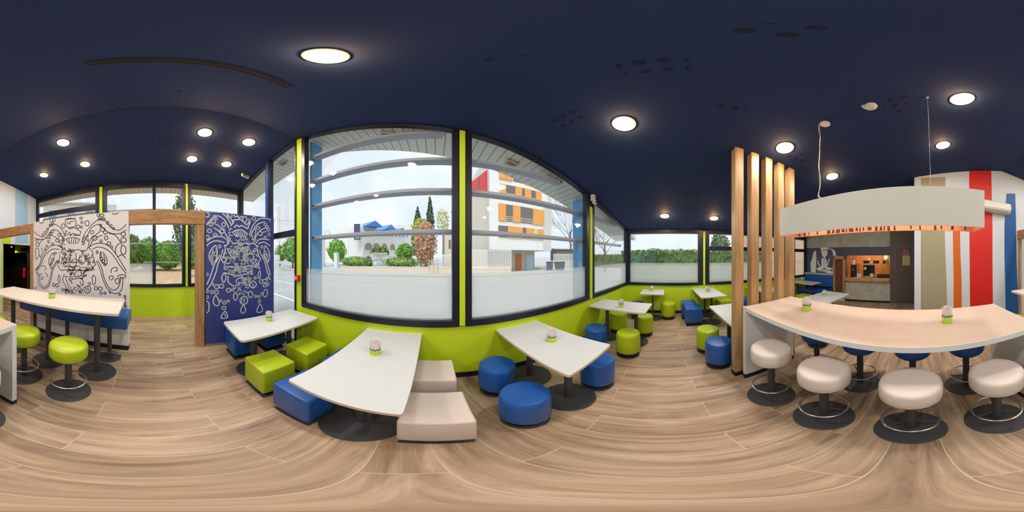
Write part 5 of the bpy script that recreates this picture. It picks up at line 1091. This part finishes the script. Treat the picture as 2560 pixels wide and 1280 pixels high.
# windows and arches on the main wing
def on_f(px, off): s, r = on_line(tuple(pa), tuple(pb), px); p = pa + dv * s - nv * off; return p, r
for k in range(12):
    px = 913 + k * 9.3; p, r = on_f(px, .06); q, _ = on_f(px + 4.5, .06); z0_, z1_ = hz(589 + k * .3, r), hz(571 + k * 1.0, r)
    MB().hexa([(*p, z0_), (*q, z0_), (*(q - nv * .05), z0_), (*(p - nv * .05), z0_)], [(*p, z1_), (*q, z1_), (*(q - nv * .05), z1_), (*(p - nv * .05), z1_)]).build('window', mat('hotel window grey', (150, 164, 184), .5), ho)
for k in range(4):
    px = 921 + k * 20; w = 8.5 - k; c_, r = on_f(px, .06); e_, _ = on_f(px + w, .06); hw = (e_ - c_).length; zb, zt_ = hz(624, r), hz(607 + k, r); mb = MB(); pts = [(c_ - dv * hw, zb)] + [(c_ - dv * hw * math.cos(a), zb + (zt_ - zb) * (.45 + .55 * math.sin(a))) for a in [math.pi * i / 10 for i in range(11)]] + [(c_ + dv * hw, zb)]
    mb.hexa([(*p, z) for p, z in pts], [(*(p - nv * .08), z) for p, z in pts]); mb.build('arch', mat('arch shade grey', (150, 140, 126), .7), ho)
p, r = Vector(G(885, r1 - .6)), r1; q = Vector(G(900.5, r1 - .6)); z0_, z1_ = hz(600, r1), hz(561, r1)
d_ = (q - p).normalized(); n_ = Vector((-d_.y, d_.x)); n_ = n_ if n_.dot(p) > 0 else -n_
sgn = MB().hexa([(*p, z0_), (*q, z0_), (*(q + n_ * .4), z0_), (*(p + n_ * .4), z0_)], [(*p, z1_), (*q, z1_), (*(q + n_ * .4), z1_), (*(p + n_ * .4), z1_)]).build('sign_panel', mat('dark slate sign', (78, 86, 118), .6), ho)
mb = MB()
for a_, b_, c_, e_ in ((.28, .34, 593, 598), (.42, .48, 593, 597), (.48, .58, 592, 594), (.58, .64, 593, 597), (.68, .78, 592, 597)):
    u1, u2 = p + (q - p) * a_ - n_ * .03, p + (q - p) * b_ - n_ * .03; mb.quad((*u1, hz(e_, r1)), (*u2, hz(e_, r1)), (*u2, hz(c_, r1)), (*u1, hz(c_, r1)))
mb.build('sign_lettering', WHF, sgn)
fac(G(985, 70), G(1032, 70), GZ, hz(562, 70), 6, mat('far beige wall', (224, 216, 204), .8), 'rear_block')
# cars
def car(px, r, rz, col, lab):
    o = thing('parked_car', lab, 'car', (*G(px, r), GZ), rz, 'parked cars'); m = mat('car paint %s' % (col,), col, .3)
    MB().rbox((0, 0, .55), (4.0, 1.65, .6), .15, 3).build('body', m, o, smooth=True); MB().hexa([(-1.4, -.75, .82), (1.1, -.75, .82), (1.1, .75, .82), (-1.4, .75, .82)], [(-1.0, -.62, 1.4), (.5, -.62, 1.4), (.5, .62, 1.4), (-1.0, .62, 1.4)]).build('cabin', mat('car glass', (70, 80, 90), .2), o)
    for sx in (-1.2, 1.2):
        for sy in (-.78, .78): MB().tube([(sx, sy - .08, .31), (sx, sy + .08, .31)], .31, 16).build('wheel', BLACK, o)
car(916, 29, R(10), (214, 220, 226), 'pale silver car parked left in the hotel car park'); car(952, 31, R(15), (190, 205, 214), 'light blue-grey car parked in the middle of the hotel car park'); car(975, 28, R(12), (92, 134, 190), 'blue car parked right behind the white gate'); car(990, 33, R(10), (226, 226, 226), 'white car parked furthest right below the hotel arches')
# street furniture
WD = mat('pale timber', (196, 168, 132), .8)
o = thing('tree_guard', 'pale timber tree guard frame on the pavement across the street', 'tree guard', (*G(1084, 15.6), GZ + .1), R(10))
for x_ in (-.42, 0, .42): MB().tube([(x_, 0, 0), (x_, 0, 1.35)], .035, 8).build('stake', WD, o)
MB().box((0, 0, 1.3), (.95, .05, .06)).build('crossbar', WD, o)
def lamp_post(px, r, ytop, lab, arch=False, m=None):
    m = m or mat('lamp post grey', (150, 154, 160), .5); x, y = G(px, r); z = hz(ytop, r) - GZ; o = thing('street_lamp', lab, 'street lamp', (x, y, GZ), -D(px)); MB().lathe([(.12, 0), (.10, .5), (.05, .55), (.04, z)], 12).build('post', m, o)
    if arch: MB().tube([(0, 0, z)] + [(.45 - .45 * math.cos(a), 0, z + .5 * math.sin(a)) for a in [R(20 * i) for i in range(10)]], .035, 8).build('curved_arm', m, o); MB().ball((.9, 0, z - .1), .12, 2).build('lamp_head', m, o)
    else: MB().rbox((.0, 0, z + .05), (.35, .16, .08), .02, 2).build('lamp_head', m, o)
    return o
lamp_post(812, 30, 584, 'street lamp with a curved arm left of the hotel', True); lamp_post(871, 24, 592, 'thin white pole in front of the hotel side wall', False, WHF); lamp_post(1565, 16, 572, 'tall dark utility lamp at the edge of the narrow right window', False, mat('dark pole', (90, 94, 100), .6))
o = thing('white_bollard', 'short white post on the pavement at the far left of the big window', 'bollard', (*G(803, 20), GZ + .1)); MB().lathe([(.16, 0), (.16, .6), (.1, .75), (.16, .8), (.14, 1.1), (.02, 1.2)], 16).build('post_body', WHF, o, smooth=True); MB().lathe([(.17, .55), (.17, .6)], 16).build('band', AG, o)
for px, r, y0, y1, w, lb in ((805, 28, 600, 648, .5, 'white gate pillar beside the left street lamp'), (841, 26, 632, 655, .6, 'white gate pillar left of the rounded hedge')):
    x, y = G(px, r); zt_ = hz(y0, r); o = thing('gate_post', lb, 'pillar', (x, y, GZ)); MB().rbox((0, 0, (zt_ - GZ) / 2), (w, w, zt_ - GZ), .02, 2).build('pillar_body', AW, o); MB().box((0, 0, zt_ - GZ + .04), (w + .08, w + .08, .08)).build('cap', AG, o)
o = thing('road_sign', 'white square road sign outside the glass door', 'road sign', (*G(693, 16), GZ), -D(693)); MB().tube([(0, 0, 0), (0, 0, 1.9)], .03, 8).build('post', WHF, o); MB().rbox((0, -.04, 1.7), (.55, .03, .5), .01, 2).build('sign_plate', WHF, o); MB().rbox((.1, -.04, 1.25), (.6, .03, .3), .01, 2).build('sign_plate', WHF, o)
# crane
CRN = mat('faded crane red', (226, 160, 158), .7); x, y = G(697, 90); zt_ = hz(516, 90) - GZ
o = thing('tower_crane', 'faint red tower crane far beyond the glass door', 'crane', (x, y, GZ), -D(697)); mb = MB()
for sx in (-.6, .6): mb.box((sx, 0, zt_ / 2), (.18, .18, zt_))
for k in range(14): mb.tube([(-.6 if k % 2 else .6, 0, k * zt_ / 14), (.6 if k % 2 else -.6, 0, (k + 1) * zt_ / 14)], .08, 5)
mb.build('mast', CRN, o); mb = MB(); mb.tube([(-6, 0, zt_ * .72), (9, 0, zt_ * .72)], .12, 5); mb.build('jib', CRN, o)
# buildings on the left and right
o = thing('side_building', 'pale building with grey windows seen through the awning window', 'building', (*G(178, 26), GZ), -D(178)); MB().rbox((0, 3, 5.2), (9, 6, 10.4), .05, 1).build('building_body', mat('pale beige render', (224, 218, 206), .8), o)
for k in range(3): MB().box((-3 + k * 3, -.03, 8.6), (1.2, .06, 1.5)).build('window', mat('hotel window grey', (150, 164, 184), .5), o)
MB().box((0, 3, 10.5), (9.6, 6.8, .25)).build('roof_slab', AG, o)
o = thing('white_building', 'white building corner with terraces above the mural panel edge', 'building', (*G(268, 40), GZ), -D(268)); MB().rbox((0, 3, 7.5), (4.6, 6, 15.0), .05, 1).build('building_body', AW, o)
for z in (9.5, 12.4): MB().box((0, -.2, z), (4.8, .8, .2)).build('terrace_slab', AG, o)
o = thing('small_house', 'small cream house far behind the green bushes on the left', 'house', (*G(432, 30), GZ), -D(432)); MB().rbox((0, 2, 1.8), (5, 4, 3.6), .04, 1).build('house_body', CREAM, o); MB().hexa([(-2.8, -.3, 3.6), (2.8, -.3, 3.6), (2.8, 4.3, 3.6), (-2.8, 4.3, 3.6)], [(-2.6, 1.9, 4.6), (2.6, 1.9, 4.6), (2.6, 2.1, 4.6), (-2.6, 2.1, 4.6)]).build('roof', mat('faded tile', (196, 160, 140), .8), o)
o = thing('peach_building', 'peach coloured building close outside the far right windows', 'building', (*G(1975, 13.5), GZ), -D(1975)); MB().rbox((0, 2, 2.6), (9, 4, 5.2), .05, 1).build('building_body', mat('peach render', (240, 206, 176), .8), o); MB().box((0, -.04, 1.4), (9.02, .06, .06)).build('dado_line', AG, o)
MB().box((0, 2, 5.25), (9.3, 4.4, .15)).build('roof_slab', AG, o)
